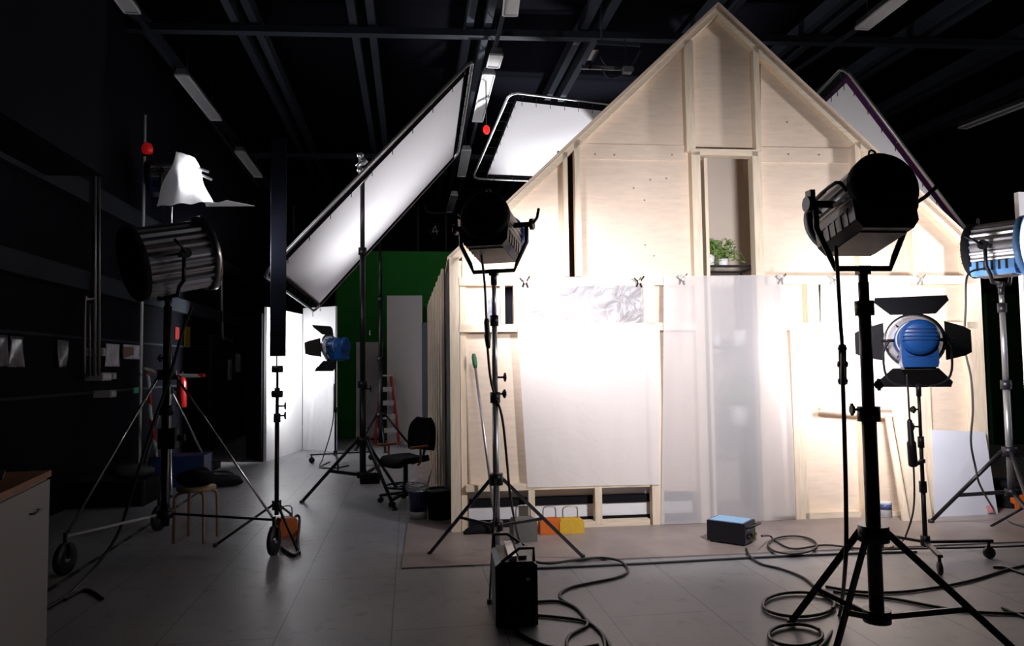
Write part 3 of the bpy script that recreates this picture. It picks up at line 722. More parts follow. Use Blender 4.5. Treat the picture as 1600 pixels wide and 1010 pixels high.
# ================================================================== STANDS
def stand(base, top, feet, hub, label, brace=None, rad=.022, leg_r=.014, flat=False, cm=BLACK, lm=BLACK, joints=(), knobs=(), casters=0, braceat=.55, group=None, name='light_stand', cat='light stand', colb=None, z0=0, bm=None, taper=.85):
    bx, by = base
    r = empty(name, (bx, by, z0)); tag(r, label, cat, group)
    zb = colb if colb is not None else (brace or .12)
    zz = [zb]+sorted(joints)+[top]; rr = rad
    for i in range(len(zz)-1):
        MB().cyl((bx, by, zz[i]), (bx, by, zz[i+1]), rr, 14).build('column' if i == 0 else 'riser', cm, r)
        if i < len(zz)-2: MB().cyl((bx, by, zz[i+1]-.05), (bx, by, zz[i+1]+.035), rr*1.55, 14).build('collar', BLACK, r)
        rr *= taper
    for kz, an in knobs:
        d = V((cos(an), sin(an), 0)); p = V((bx, by, kz))
        mb = MB().cyl(p, p+d*(rad+.05), .008, 8); mb.cyl(p+d*(rad+.045)+V((0, 0, -.0)), p+d*(rad+.062), .026, 10)
        mb.bar(p+d*(rad+.055)+V((0, 0, -.035)), p+d*(rad+.055)+V((0, 0, .035)), .014, .014, d); mb.build('knob', BLACK, r)
    MB().cyl((bx, by, hub-.05), (bx, by, hub+.04), rad*2.1, 16).build('hub', BLACK, r)
    if brace: MB().cyl((bx, by, brace-.035), (bx, by, brace+.035), rad*1.9, 16).build('brace_hub', BLACK, r)
    for f in feet:
        f = V(f); d = V((f.x-bx, f.y-by, 0)).normalized(); h = V((bx, by, hub))+d*rad*1.8
        ft = f+V((0, 0, (.012 if not casters else casters)))
        mb = MB()
        if flat: mb.bar(h, ft, leg_r*1.1, leg_r*2.2)
        else: mb.tube([h, ft], leg_r, 10)
        mb.build('leg', lm, r)
        if brace:
            q = h.lerp(ft, braceat) if not casters else ft+V((0, 0, 0))
            b0 = V((bx, by, brace))+d*rad*1.5
            MB().bar(b0, q, leg_r*1.1, leg_r*1.8).build('brace', bm or lm, r)
        if casters:
            c = ft; cr = casters*.42; sd = V((.98, -.2, 0))
            mb = MB().cyl(c+V((0, 0, -casters*.28)), c+V((0, 0, .03)), .016, 10)
            for s_ in (-1, 1): mb.bar(c+V((0, 0, -casters*.22))+sd*s_*.022, c+V((0, 0, cr-casters))+sd*s_*.022, .006, .035, sd)
            mb.box(c+V((0, 0, -casters*.2)), (.055, .055, .012)); fork = mb.build('caster', BLACK, r)
            w_ = f+V((0, 0, cr)); MB().lathe([(cr*.5, -.018), (cr, -.016), (cr, .016), (cr*.5, .018)], w_, sd, 20).build('wheel', RUB, fork)
            MB().cyl(w_-sd*.026, w_+sd*.026, cr*.22, 10).build('axle', CHROME, fork)
        else: MB().cyl(f+V((0, 0, .0)), f+V((0, 0, .03)), leg_r*1.5, 10).build('foot', RUB, r)
    return r
def roller(base, top, feet, label, rad=.018, joints=(), knobs=(), arm_z=.14, cr=.04, z0=0):
    bx, by = base; r = empty('roller_stand', (bx, by, z0)); tag(r, label, 'light stand')
    zz = [arm_z-.04+z0]+sorted(joints)+[top]; rr = rad
    for i in range(len(zz)-1):
        MB().cyl((bx, by, zz[i]), (bx, by, zz[i+1]), rr, 14).build('column' if i == 0 else 'riser', BLACK, r)
        if i < len(zz)-2: MB().cyl((bx, by, zz[i+1]-.05), (bx, by, zz[i+1]+.04), rr*1.6, 14).build('collar', BLACK, r)
        rr *= .85
    for kz, an in knobs:
        d = V((cos(an), sin(an), 0)); p = V((bx, by, kz))
        MB().cyl(p, p+d*.06, .007, 8).cyl(p+d*.055, p+d*.075, .024, 10).bar(p+d*.06+V((0, 0, -.03)), p+d*.06+V((0, 0, .03)), .012, .012, d).build('knob', BLACK, r)
    MB().cyl((bx, by, arm_z-.03+z0), (bx, by, arm_z+.05+z0), rad*2, 14).build('hub', BLACK, r)
    for f in feet:
        f = V(f); f.z = z0; d = V((f.x-bx, f.y-by, 0)).normalized(); q = V((f.x, f.y, arm_z+z0))
        MB().bar(V((bx, by, arm_z+z0))+d*rad, q+d*.03, .035, .022).build('leg', BLACK, r)
        sd = V((-d.y, d.x, 0))
        fork = MB().cyl(q+V((0, 0, -.05)), q, .012, 8).bar(q+V((0, 0, -.04)), f+V((0, 0, cr)), .03, .008, sd).build('caster', BLACK, r)
        MB().lathe([(cr*.5, -.016), (cr, -.014), (cr, .014), (cr*.5, .016)], f+V((0, 0, cr)), sd, 18).build('wheel', RUB, fork)
    return r

# ================================================================== LAMPS
def aim(yaw, pitch):   # yaw 0 -> +Y, positive turns to +X ; pitch positive up
    return Matrix.Rotation(-radians(yaw), 4, 'Z') @ Matrix.Rotation(radians(pitch), 4, 'X')
def finned_lamp(spig, yaw, pitch, R, L, label, power=0, angle=50, fin=DFIN, ring=DBLUE, boxm=BLACK, box=1.0, lit=True, yk=None, col=(1, 1, 1), blend=.7, name='studio_lamp', drop=1.95, soft=None, hookh=True):
    """spig: point where the yoke meets the stand"""
    r = empty(name, spig, -radians(yaw)); tag(r, label, 'studio lamp')
    tl = Matrix.Translation((0, 0, R*drop)) @ Matrix.Rotation(radians(pitch), 4, 'X')
    n = 96; vs = []; mb = MB(tl)
    prof = [R*(1.0 if (k % 4) < 2 else .93) for k in range(n)]
    for yy in (-L/2, L/2):
        for k in range(n): a = 2*pi*k/n; vs.append((prof[k]*cos(a), yy, prof[k]*sin(a)))
    mb._add(vs, [(k, n+k, n+(k+1) % n, (k+1) % n) for k in range(n)]+[tuple(range(n)), tuple(range(2*n-1, n-1, -1))])
    mb.build('finned_housing', fin, r, True)
    ax = (0, -1, 0)
    MB(tl).lathe([(R*1.05, -.03), (R*1.06, .025), (R*.98, .045), (R*.3, .06), (.0001, .062)], (0, -L/2, 0), ax, 40).build('back_cap', BLACKM, r, True)
    bands = MB(tl)
    for k in (-.5, -.25, 0, .25, .5): w_ = sqrt(1-k*k)*R*.85; bands.box((0, -L/2-.058, k*R), (2*w_, .006, .008))
    bands.build('back_vent', BLACK, r, True)
    MB(tl).lathe([(R*1.0, -.01), (R*1.1, .0), (R*1.12, .05), (R*1.0, .06), (R*1.0, .02)], (0, L/2, 0), (0, 1, 0), 40).build('front_ring', ring, r, True)
    MB(tl).lathe([(R*.99, 0), (R*.85, .02), (R*.5, .035), (.0001, .042)], (0, L/2+.015, 0), (0, 1, 0), 36).build('lens', LENS if lit else mat('dark_lens', (.3, .3, .35), .1), r, True)
    # ballast box under the barrel with bevelled corners
    bw = R*1.0*box; zt, zb = -R*.35, -R*1.3*box
    q = [(-bw, -L*.47, zt), (-bw, -L*.47, zb+.05), (-bw+.04, -L*.47, zb), (bw-.04, -L*.47, zb), (bw, -L*.47, zb+.05), (bw, -L*.47, zt)]
    MB(tl).prism(q, (0, L*.92, 0)).build('lower_box', boxm, r, True)
    MB(tl).box((0, 0, zb-.003), (bw*1.5, L*.7, .008)).build('bottom_plate', mat('floor_bounce_tan', (.22, .19, .17), .5, .3), r, True)  # tan colour paints the floor bounce onto the box underside
    for s_ in (-1, 1):
        sl = MB(tl).box((s_*(bw+.002), 0, (zt+zb)/2+abs(zb-zt)*.26), (.006, L*.7, .008))
        for k in range(5): sl.box((s_*(bw+.002), -L*.3+k*L*.15, (zt+zb)/2), (.006, L*.05, abs(zb-zt)*.5))
        sl.build('side_vent', BLACK, r, True)
    yw = yk or (R*1.0*max(1, box)+.09); z0 = R*drop
    path = [(-yw, 0, z0), (-yw, 0, z0-R*.75), (-yw*.72, 0, .10), (-yw*.62, 0, .03), (yw*.62, 0, .03), (yw*.72, 0, .10), (yw, 0, z0-R*.75), (yw, 0, z0)]
    MB().tube(path, .013 if R < .16 else .017, 10).build('yoke', BLACK, r, True)
    for s_, nm in ((-1, 'tilt_knob'), (1, 'tilt_lever')):
        mb = MB().cyl((s_*(R*.9), 0, z0), (s_*(yw+.05), 0, z0), .022, 12).cyl((s_*(yw+.03), 0, z0), (s_*(yw+.06), 0, z0), .045, 14)
        if s_ > 0: mb.tube([(yw+.05, 0, z0), (yw+.10, -.05, z0+.04), (yw+.13, -.12, z0+.09)], .012, 8)
        else: mb.box((-yw-.03, 0, z0+.03), (.03, .06, .10))
        mb.build(nm, BLACK, r, True)
    hd = MB(tl).tube(smooth([(-R*1.0, -L*.38, .0), (-R*1.28, -L*.38, .05), (-R*1.28, L*.25, .05), (-R*1.0, L*.25, .0)], 4), .011, 8); hd.build('handle', BLACK, r, True)
    if hookh: MB(tl).tube([(.0+.022*cos(a*pi/4), -L*.42, R*1.02+.03+.03*sin(a*pi/4)) for a in range(8)], .006, 6, closed=True).build('hanging_eye', BLACK, r, True)
    MB().cyl((0, 0, -.08), (0, 0, .03), .026, 14).box((0, 0, .02), (.07, .05, .05)).build('spigot', BLACK, r, True)
    if power:
        T = ROOTM[r.name] @ tl
        p = T @ V((0, L/2+.12, 0)); q = T @ V((0, 5, 0)); spot('lamp_beam', p, q, power, angle, blend, soft or R*.8, col)
    return r
def barn_lamp(spig, yaw, pitch, R, label, power=0, angle=70, L=.26, col=(1, 1, 1), blend=.8, doors=(35, 35, 35, 35), drop=1.45, doorl=1.15):
    r = empty('studio_lamp', spig, -radians(yaw)); tag(r, label, 'studio lamp')
    z0 = R*drop; tl = Matrix.Translation((0, 0, z0)) @ Matrix.Rotation(radians(pitch), 4, 'X')
    MB(tl).lathe([(R*.42, .0), (R*.60, -.03), (R*.66, -.10), (R*.72, -.12), (R*.73, -.22), (R*.74, -.24)], (0, -L*.6, 0), (0, -1, 0), 40).build('housing', BLUE, r, True)
    MB(tl).lathe([(R*.70, 0), (R*.70, L*.62)], (0, -L*.22, 0), (0, 1, 0), 32).build('reflector_sleeve', ALU, r, True)
    w_ = R*.58
    q = [(-w_, -L*.72, R*.15), (-w_, -L*.72, -R*.85), (-w_*.93, -L*.72, -R*1.0), (w_*.93, -L*.72, -R*1.0), (w_, -L*.72, -R*.85), (w_, -L*.72, R*.15)]
    MB(tl).prism(q, (0, L*.9, 0)).build('lower_box', BLUE, r, True)
    MB(tl).lathe([(R*.63, 0), (R*.63, .03), (R*.52, .05), (R*.45, .055), (.0001, .06)], (0, -L*.70, R*.05), (0, -1, 0), 36).build('back_cap', BLUE, r, True)
    sl = MB(tl)
    for k in range(4): sl.box((0, -L*.70-.062, R*(.35-.13*k)), (R*(1.0+.05*k), .008, .008))
    sl.box((0, -L*.73, -R*.62), (w_*1.4, .004, .006)); sl.build('vent', mat('deep_blue', (.01, .06, .25), .4), r, True)
    MB(tl).box((-.03*R/.2, -L*.73, -R*.28), (.035, .006, .045)).build('label_plate', mat('pale_plate', (.6, .6, .5), .5), r, True)
    MB(tl).cyl((R*.32, -L*.70, -R*.3), (R*.32, -L*.76, -R*.3), .024, 12).build('focus_knob', BLACK, r, True)
    for k in range(4): MB(tl).disc((R*.42, -L*.70-.04, R*(.3-.16*k)), (0, -1, 0), .008, .02, 8).build('screw', CHROME, r, True)
    MB(tl).lathe([(R*.9, -.02), (R*1.02, -.02), (R*1.05, .03), (R*.93, .03), (R*.9, -.02)], (0, L*.42, 0), (0, 1, 0), 40).build('front_ring', CHROME, r, True)
    MB(tl).lathe([(R*.69, 0), (R*.5, .02), (.0001, .03)], (0, L*.40, 0), (0, 1, 0), 30).build('lens', LENS, r, True)
    for an in (45, 135, 225, 315):
        a = radians(an); d_ = V((cos(a), 0, sin(a))); MB(tl).bar(d_*R*.68+V((0, L*.3, 0)), d_*R*.97+V((0, L*.42, 0)), .012, .012).build('ring_strut', BLACK, r, True)
    for k, an in enumerate((90, 270, 0, 180)):
        a = radians(an); rd = V((cos(a), 0, sin(a))); tg = V((-sin(a), 0, cos(a))); op = radians(doors[k])
        out = rd*cos(op)+V((0, 1, 0))*sin(op); nrm = rd*sin(op)-V((0, 1, 0))*cos(op)
        h = V((0, L*.42+.03, 0))+rd*R*1.0; big = k < 2; w0 = R*(.75 if big else .72); w1 = R*(1.25 if big else .42); l = R*doorl*(.8 if big else 1.05)
        p = [h-tg*w0, h+tg*w0, h+tg*w1*(1 if big else 1.3)+out*l*.72, h+tg*w1*(.97)+out*l, h-tg*w1*(.97)+out*l, h-tg*w1*(1 if big else 1.3)+out*l*.72]
        MB(tl).prism(p, nrm*.003).build('barn_door', mat('barn_door_black', (.022, .022, .026), .35, .3, bump=.3, nscale=6), r, True)
    MB(tl).box((0, -.02, -R*1.02), (R*1.0, L, .02)).build('bottom_plate', BLACK, r, True)
    yw = R*1.08
    MB().tube(smooth([(-yw*.8, 0, z0), (-yw, 0, z0-R*.4), (-yw*.95, 0, .10), (-yw*.5, 0, .02), (yw*.5, 0, .02), (yw*.95, 0, .10), (yw, 0, z0-R*.4), (yw*.8, 0, z0)], 4), .009, 8).build('yoke', BLACK, r, True)
    MB().cyl((-yw-.02, 0, z0), (-R*.7, 0, z0), .014, 10).cyl((yw+.02, 0, z0), (R*.7, 0, z0), .014, 10).build('pivot', BLACK, r, True)
    MB().cyl((0, 0, -.07), (0, 0, .03), .02, 12).build('spigot', BLACK, r, True)
    if power:
        T = ROOTM[r.name] @ tl; spot('lamp_beam', T @ V((0, L*.42+.1, 0)), T @ V((0, 5, 0)), power, angle, blend, R*.8, col)
    return r

# ================================================================== PLACED STANDS AND LAMPS
def top_of(c, v): return zat(c.x, c.y, v)
# --- right hand lamp (largest in front)
c = F(1372, 1006); zt = top_of(c, 428)
stand((c.x, c.y), zt-.05, [F(1236, 976), F(1600, 1033), F(1300, 1042)], top_of(c, 832), 'black tripod stand nearest the camera at right, carrying the black fresnel lamp',
      brace=top_of(c, 962), rad=.040, leg_r=.017, flat=True, joints=(top_of(c, 645), top_of(c, 480)), knobs=((top_of(c, 640), pi*.95), (top_of(c, 602), .3)), colb=top_of(c, 972), braceat=.62, taper=.86)
finned_lamp((c.x, c.y, zt), 2, -13, .185, .46, 'big black fresnel lamp seen from behind, in front of the right roof slope', power=450, angle=125, col=(1, .955, .99), drop=2.2, blend=1)
# --- middle lamp
c = F(777, 893, MZ*0); zt = top_of(c, 430)
stand((c.x, c.y), zt-.05, [F(671, 868, 0), F(911, 873, MZ), F(765, 944)], top_of(c, 748), 'tripod stand in the middle, carrying the lamp at the left corner of the house',
      brace=top_of(c, 822), rad=.026, leg_r=.012, flat=True, cm=ALU, lm=mat('worn_grey_metal', (.10, .10, .11), .4, .6), joints=(top_of(c, 620), top_of(c, 500)), knobs=((top_of(c, 590), .1), (top_of(c, 616), .3)), colb=top_of(c, 868), braceat=.5)
finned_lamp((c.x, c.y, zt), 24, -13, .185, .42, 'black fresnel lamp in front of the left roof slope, facing the house', power=165, angle=100, col=(1, .955, .99), drop=2.1, blend=1)
# --- left big lamp on wheeled crank stand
c = F(257, 866); zt = top_of(c, 470)
st = stand((c.x, c.y), zt-.05, [F(101, 899), F(428, 868), F(248, 830)], top_of(c, 585), 'tall crank stand on three rubber wheels, at left',
      brace=top_of(c, 803), rad=.038, leg_r=.011, cm=BLACK, lm=CHROME, joints=(top_of(c, 640),), knobs=((top_of(c, 560), 2.5),), casters=.3, colb=top_of(c, 822), name='wheeled_stand', bm=BLACK, taper=.9)
for o in st.children:
    if o.name.startswith('brace') and not o.name.startswith('brace_hub'): o.data.materials[0] = ALU; break
mb = MB().box((c.x+.02, c.y, top_of(c, 685)), (.14, .12, .18)).cyl((c.x+.1, c.y, top_of(c, 685)), (c.x+.16, c.y, top_of(c, 685)), .03)
mb.build('crank_box', BLACK, st)
MB().cyl((c.x+.028, c.y-.035, top_of(c, 805)), (c.x+.028, c.y-.035, top_of(c, 600)), .012, 8).build('crank_rail', CHROME, st)
finned_lamp((c.x, c.y, zt), 56, 14, .31, .58, 'largest lamp, ribbed barrel with a black back, on the wheeled stand at left', power=90, angle=75, drop=1.2, box=.62, yk=.41, hookh=False, ring=CHROME, fin=mat('bright_fin_aluminium', (.5, .5, .53), .3, .9))
# --- hot lamp behind it
c = F(262, 757); zt = top_of(c, 318)
stand((c.x, c.y), zt-.05, [F(219, 752), F(330, 737), F(268, 778)], top_of(c, 610), 'chromed tripod stand behind the wheeled stand, carrying the glaring lamp', rad=.03, leg_r=.014, cm=CHROME, lm=CHROME, joints=(top_of(c, 560), top_of(c, 440)))
ra = finned_lamp((c.x-.13, c.y, zt), 76, 4, .2, .34, 'small lamp glaring white through draped diffusion cloth, upper left', power=300, angle=125, drop=1.95, ring=BLUE, boxm=DBLUE, fin=DFIN, col=(1, .97, 1))
yl = c.y-.1
def cl(a, b):
    yn, yf = c.y-.42, c.y+.30
    tl_, tr_, bl, br = YP(275, 237, yn), YP(304, 246, yf), YP(242, 323, yn), YP(332, 317, yf)
    p = (tl_*(1-a)+tr_*a)*(1-b)+(bl*(1-a)+br*a)*b
    return p+V((.02*sin(8*b), -.05*sin(pi*a)*(.6+.6*b)+.015*sin(14*a), .012*sin(18*a)*b))
dc = tag(MB().grid(cl, 24, 16).build('diffusion_cloth', sheetmat('diffusion_gel', .1, .7, .3, (.95, .95, .97), bump=.2, bs=6)), 'white diffusion cloth draped over the glaring lamp, burnt out by it', 'cloth')
for (a_, b_) in (((310, 263), (326, 269)), ((316, 274), (331, 281))):
    MB().tube([YP(*a_, yl), YP(*b_, yl)], .018, 8).build('clip', WBOARD, dc)
spot('silk_fill', YP(338, 270, c.y+.1), (-.4, 10.4, 4.1), 520, 100, 1, .3)  # extra spot past the cloth, added to light the left silk
spot('cloth_fill', YP(276, 276, c.y+.02), YP(277, 286, c.y-.5), 80, 165, 1, .1)  # extra spot added to burn out the diffusion cloth
q = [YP(320, 316, yl), YP(389, 313, yl), YP(362, 321, yl), YP(322, 323, yl)]
q[1].y += .4; q[2].y -= .3
tag(MB().prism(q, (0, 0, .008)).build('reflector_card', WBOARD), 'thin white card sticking out right of the glaring lamp', 'card')
# --- C stand with black cutter flag
c = F(432, 838)
cs = stand((c.x, c.y), top_of(c, 575), [F(336, 855), F(467, 867), F(455, 806)], .30, 'thin black stand in front of the white flats, left of the silk stand', rad=.021, leg_r=.012, joints=(top_of(c, 652), top_of(c, 612)), knobs=((top_of(c, 635), .2), (top_of(c, 650), .1)), name='flag_stand', colb=.2, taper=.8)
a = YP(425, 215, c.y+.05); b = YP(446, 557, c.y+.05)
r = empty('cutter_flag', ((a.x+b.x)/2, c.y, b.z)); tag(r, 'tall narrow black cutter flag standing upright above the thin stand', 'flag')
MB().lohi((a.x, c.y+.03, b.z), (b.x, c.y+.045, a.z)).build('cloth', mat('navy_black_cloth', (.003, .0035, .007), .95, spec=.05), r)
fr = MB()
for x_ in (a.x, b.x): fr.cyl((x_, c.y+.037, b.z), (x_, c.y+.037, a.z), .007, 8)
fr.cyl(((a.x+b.x)/2-.01, c.y+.037, b.z-.12), ((a.x+b.x)/2-.01, c.y+.037, b.z+.02), .008, 8); fr.build('frame', BLACK, r)
for vv in (577, 616): MB().cyl((c.x-.05, c.y, top_of(c, vv)), (c.x+.05, c.y, top_of(c, vv)), .034, 12).build('grip_head', BLACK, cs)
# --- silk stand
c = F(567, 787)
ss = stand((c.x, c.y), top_of(c, 248), [F(472, 786), F(617, 798), F(618, 762)], top_of(c, 688), 'tall black stand holding the left silk by its near edge', rad=.038, leg_r=.020, brace=top_of(c, 742), joints=(top_of(c, 600), top_of(c, 392)), knobs=((top_of(c, 520), .2), (top_of(c, 608), 0)), braceat=.5, taper=.85, colb=.25)
MB().cyl((c.x-.06, c.y, top_of(c, 262)), (c.x+.05, c.y-.02, top_of(c, 250)), .035, 12).tube([(c.x, c.y, top_of(c, 280)), (c.x-.02, c.y, top_of(c, 240))], .03).build('silk_clamp', ALU, ss)
for vv in (245, 268): MB().ball((c.x-.02, c.y-.05, top_of(c, vv)), .04, 8).build('clamp_knob', ALU, ss)
# --- far stand
c = F(595, 702)
stand((c.x, c.y), top_of(c, 372), [F(556, 705), F(602, 708), F(643, 700)], top_of(c, 648), 'distant black stand in front of the green screen, beside the red ladder', rad=.045, leg_r=.022, joints=(top_of(c, 560), top_of(c, 466)), knobs=((top_of(c, 560), .1),))
# --- blue barn door lamp, right
c = F(1447, 872, MZ); zt = top_of(c, 606)
roller((c.x, c.y), zt-.04, [F(1469, 898), F(1546, 873), F(1372, 858, MZ)], 'low wheeled stand under the blue lamp with open barn doors', joints=(top_of(c, 760), top_of(c, 690)), knobs=((top_of(c, 667), pi*.95), (top_of(c, 640), 3.3)), cr=.045)
barn_lamp((c.x, c.y, zt), 30, -2, .225, 'blue lamp with four open black barn doors, lighting the right side of the house', power=250, angle=135, col=(1, .955, .99), doors=(38, 42, 38, 38), drop=1.72)
# --- blue barn door lamp, left
c = F(524, 722); zt = top_of(c, 562)
roller((c.x, c.y), zt-.04, [F(487, 724), F(580, 719), F(528, 735)], 'wheeled stand under the small blue lamp by the white flats', joints=(top_of(c, 640),), cr=.05)
barn_lamp((c.x, c.y, zt), -62, -4, .225, 'small blue lamp with barn doors, shining at the white flats', power=420, angle=130, doors=(35, 35, 30, 40), drop=.95)
# --- right edge lamp
c = F(1584, 832, 0); zt = top_of(c, 448)
stand((c.x, c.y), zt-.05, [F(1455, 817, MZ), F(1680, 800), F(1640, 885)], top_of(c, 705), 'grey tripod stand at the right edge under the blue ribbed lamp', rad=.03, leg_r=.019, brace=top_of(c, 770), cm=mat('grey_pipe', (.25, .25, .26), .35, .7), joints=(top_of(c, 600), top_of(c, 480)), braceat=.62)
finned_lamp((c.x, c.y, zt), 150, 0, .25, .40, 'blue ribbed lamp with a glaring lens, cut by the right edge', power=40, angle=70, ring=mat('light_blue_enamel', (.12, .30, .62), .35), boxm=mat('light_blue_enamel', (.1, .3, .6), .35), fin=ALU, drop=1.45, box=.8)
# white board on the right edge
a = YP(1591, 300, 6.1); b = YP(1680, 300, 6.1)
tag(MB().lohi((a.x, 6.1, zat(a.x, 6.1, 690)), (b.x, 6.15, a.z)).build('polystyrene_board', WBOARD), 'white board at the extreme right edge behind the ribbed lamp', 'panel')
r = empty('board_holder', (a.x+.25, 6.2, 0)); tag(r, 'black stand holding up the white board at the extreme right edge', 'light stand')
MB().cyl((a.x+.25, 6.19, 0), (a.x+.25, 6.19, 2.2), .018).build('column', BLACK, r)
for k in range(3): MB().tube([(a.x+.25, 6.19, .35), (a.x+.25+.5*cos(k*2.1+.6), 6.19+.5*sin(k*2.1+.6), .012)], .012).build('leg', BLACK, r)
# --- lamp off to the right, raking across the house front
c = V((8.3, 5.5, 0))
stand((c.x, c.y), 2.45, [c+V((.6, .1, 0)), c+V((-.35, .5, 0)), c+V((-.3, -.5, 0))], .9, 'tripod stand standing beyond the right edge of the photo', rad=.03, leg_r=.016, joints=(1.7,))
finned_lamp((c.x, c.y, 2.5), -68, 6, .185, .42, 'lamp beyond the right edge, raking over the house front', power=640, angle=72, drop=2.0, col=(1, .96, .98), blend=1)
# --- lamp behind the house aimed at the bright silk
c = V((3.4, 14.6, 0))
stand((c.x, c.y), 1.55, [c+V((.6, .1, 0)), c+V((-.35, .5, 0)), c+V((-.3, -.5, 0))], .9, 'tripod stand hidden behind the wooden house', rad=.03, leg_r=.016)
finned_lamp((c.x, c.y, 1.6), 191, 60, .185, .42, 'lamp hidden behind the house, aimed up at the bright silk', power=2600, angle=62, drop=2.0)

c = V((10.4, 9.2, 0))  # unseen lamp and stand, added to brighten the greyish silk
stand((c.x, c.y), 3.2, [c+V((.5, .1, 0)), c+V((-.4, .5, 0)), c+V((-.3, -.5, 0))], 1.0, 'tall unseen tripod stand added beyond the right edge for the silk lamp', rad=.03, leg_r=.016, joints=(1.7, 2.5))
finned_lamp((c.x, c.y, 3.25), -88, 5, .185, .42, 'unseen lamp added beyond the right edge to light the greyish silk', power=500, angle=45, drop=2.0)

# ================================================================== OBJECTS
# office chair
c = F(634, 786); r = empty('office_chair', c, radians(222)); tag(r, 'black office chair with rounded backrest beside the side wall of the house', 'chair')
FAB = mat('black_upholstery', (.007, .007, .009), .9, spec=.15)
def pad(fnc, name, parent, m, nu=20, nv=12, solid=.07):
    return MB().grid(fnc, nu, nv).build(name, m, parent, True, solid=solid)
pad(lambda a, b: V((-.22+.46*a, (-.23+.46*b)*(1-.25*abs(2*a-1)**3), .50-.05*(max(0, a-.8)/.2)**2+.02*(2*b-1)**2)), 'seat', r, FAB)
pad(lambda a, b: V((-.24-.03*a-.03*sin(pi*b), (-.21+.42*b)*(1-.55*abs(1.5*a-.55)**3), .60+.38*a)), 'backrest', r, FAB)
MB().tube([(-.1, 0, .45), (-.27, 0, .47), (-.31, 0, .62), (-.29, 0, .72)], .018, 8).build('back_bracket', BLACK, r, True)
MB().cyl((0, 0, .1), (0, 0, .47), .028).cyl((0, 0, .08), (0, 0, .25), .04).build('gas_post', BLACK, r, True)
MB().tube([(.24*cos(k*pi/12), .24*sin(k*pi/12), .20) for k in range(24)], .012, 8, closed=True).bar((-.24, 0, .2), (.24, 0, .2), .02, .01).bar((0, -.24, .2), (0, .24, .2), .02, .01).build('foot_ring', BLACK, r, True)
for k in range(5):
    a = k*2*pi/5+.3; d = V((cos(a), sin(a), 0)); MB().bar(d*.03+V((0, 0, .12)), d*.31+V((0, 0, .085)), .045, .03).build('base_arm', BLACK, r, True)
    sd = V((-d.y, d.x, 0)); p = d*.30+V((0, 0, .032)); MB().cyl(p-sd*.03, p+sd*.03, .032, 16).cyl(p, p+V((0, 0, .05)), .01).build('caster', RUB, r, True)
MB().tube([(.02, .24, .46), (.02, .28, .5), (.02, .28, .66)], .014, 8).box((.04, .28, .67), (.26, .05, .025)).build('armrest', mat('wood_armrest', (.30, .10, .05), .5), r, True)
MB().tube([(.02, -.24, .46), (.02, -.28, .5), (.02, -.28, .66)], .014, 8).box((.04, -.28, .67), (.26, .05, .025)).build('armrest', mat('wood_armrest', (.30, .10, .05), .5), r, True)
# bucket and stuff beside the house corner
c = F(654, 812, 0); r = empty('paint_bucket', c); tag(r, 'dark blue bucket with a white label band, by the house corner', 'bucket')
MB().lathe([(.085, .001), (.10, .27), (.106, .28), (.106, .30), (.098, .30), (.09, .05), (.0001, .04)]).build('pail', mat('navy_plastic', (.02, .03, .09), .4), r, True)
MB().lathe([(.0872, .01), (.0925, .09), (.0935, .09), (.0885, .01)]).build('label_band', mat('dull_white_label', (.5, .5, .5), .6), r, True)
MB().tube([(.105*cos(t), .0, .27-.10*sin(t)*1) for t in [pi*k/10 for k in range(11)]], .003, 6).build('bail_handle', STEELC, r, True)
b = bag((c.x, c.y, .27), .12, .11, .15, 'clear crumpled plastic bag stuffed in the dark blue bucket', CLEAR, 'plastic_bag')
c = F(688, 812, 0); r = empty('waste_bin', c); tag(r, 'black bin between the bucket and the corner of the house', 'bin')
MB().lathe([(.12, .001), (.15, .30), (.155, .31), (.14, .31), (.11, .03), (.0001, .03)]).build('shell', BLACKM, r, True)
MB().lathe([(.157, .29), (.165, .30), (.157, .32), (.15, .30)]).build('rim', BLACK, r, True)
c = F(667, 775, 0)
tag(MB().tube([c+V((-.02, .1, 0)), c+V((.12, .25, .5))], .012).build('loose_stick', PINE), 'short pale stick leaning behind the bucket', 'stick')
# broom pole
a = hp(740, 553, -.03); top = hw(a.x, -.03, a.z); bot = F(777, 838, MZ)
r = empty('broom_pole', bot); tag(r, 'aluminium pole with a green grip leaning on the left bay of the house', 'pole')
MB().tube([bot+V((0, 0, .012)), bot.lerp(top, .93)], .015, 10).build('pole', ALU, r)
MB().tube([bot.lerp(top, .92), bot.lerp(top, .94), bot.lerp(top, .98), top], [.017, .024, .024, .015], 12).build('grip', mat('green_grip', (.03, .16, .08), .5), r)
# weights with wire handles
def weight(u, v, wd, dp, h, m, lab, rz=0, z=MZ, hh=.11):
    c = F(u, v, z); c = c+V((0, dp/2, 0)); r = empty('stage_weight', c, rz); tag(r, lab, 'weight', 'cast weights with wire handles')
    q = [(-wd/2, -dp/2, 0.001), (wd/2, -dp/2, 0.001), (wd/2, -dp/2, h*.85), (wd/2-.015, -dp/2, h), (-wd/2+.015, -dp/2, h), (-wd/2, -dp/2, h*.85)]
    MB().prism(q, (0, dp, 0)).build('block', m, r, True)
    MB().box((0, 0, h+.002), (wd*.8, dp*.7, .006)).build('top_plate', m, r, True)
    w2 = wd*.3; MB().tube(smooth([(-w2, 0, h), (-w2, 0, h+hh*.7), (-w2+.02, 0, h+hh), (w2-.02, 0, h+hh), (w2, 0, h+hh*.7), (w2, 0, h)], 3), .006, 8).build('handle', STEELC, r, True)
weight(820, 848, .22, .16, .20, GREY, 'grey cast weight with wire handle, left of the orange and yellow ones', .1)
weight(861, 836, .20, .14, .135, ORANGE, 'orange weight with wire handle between the grey and the yellow one')
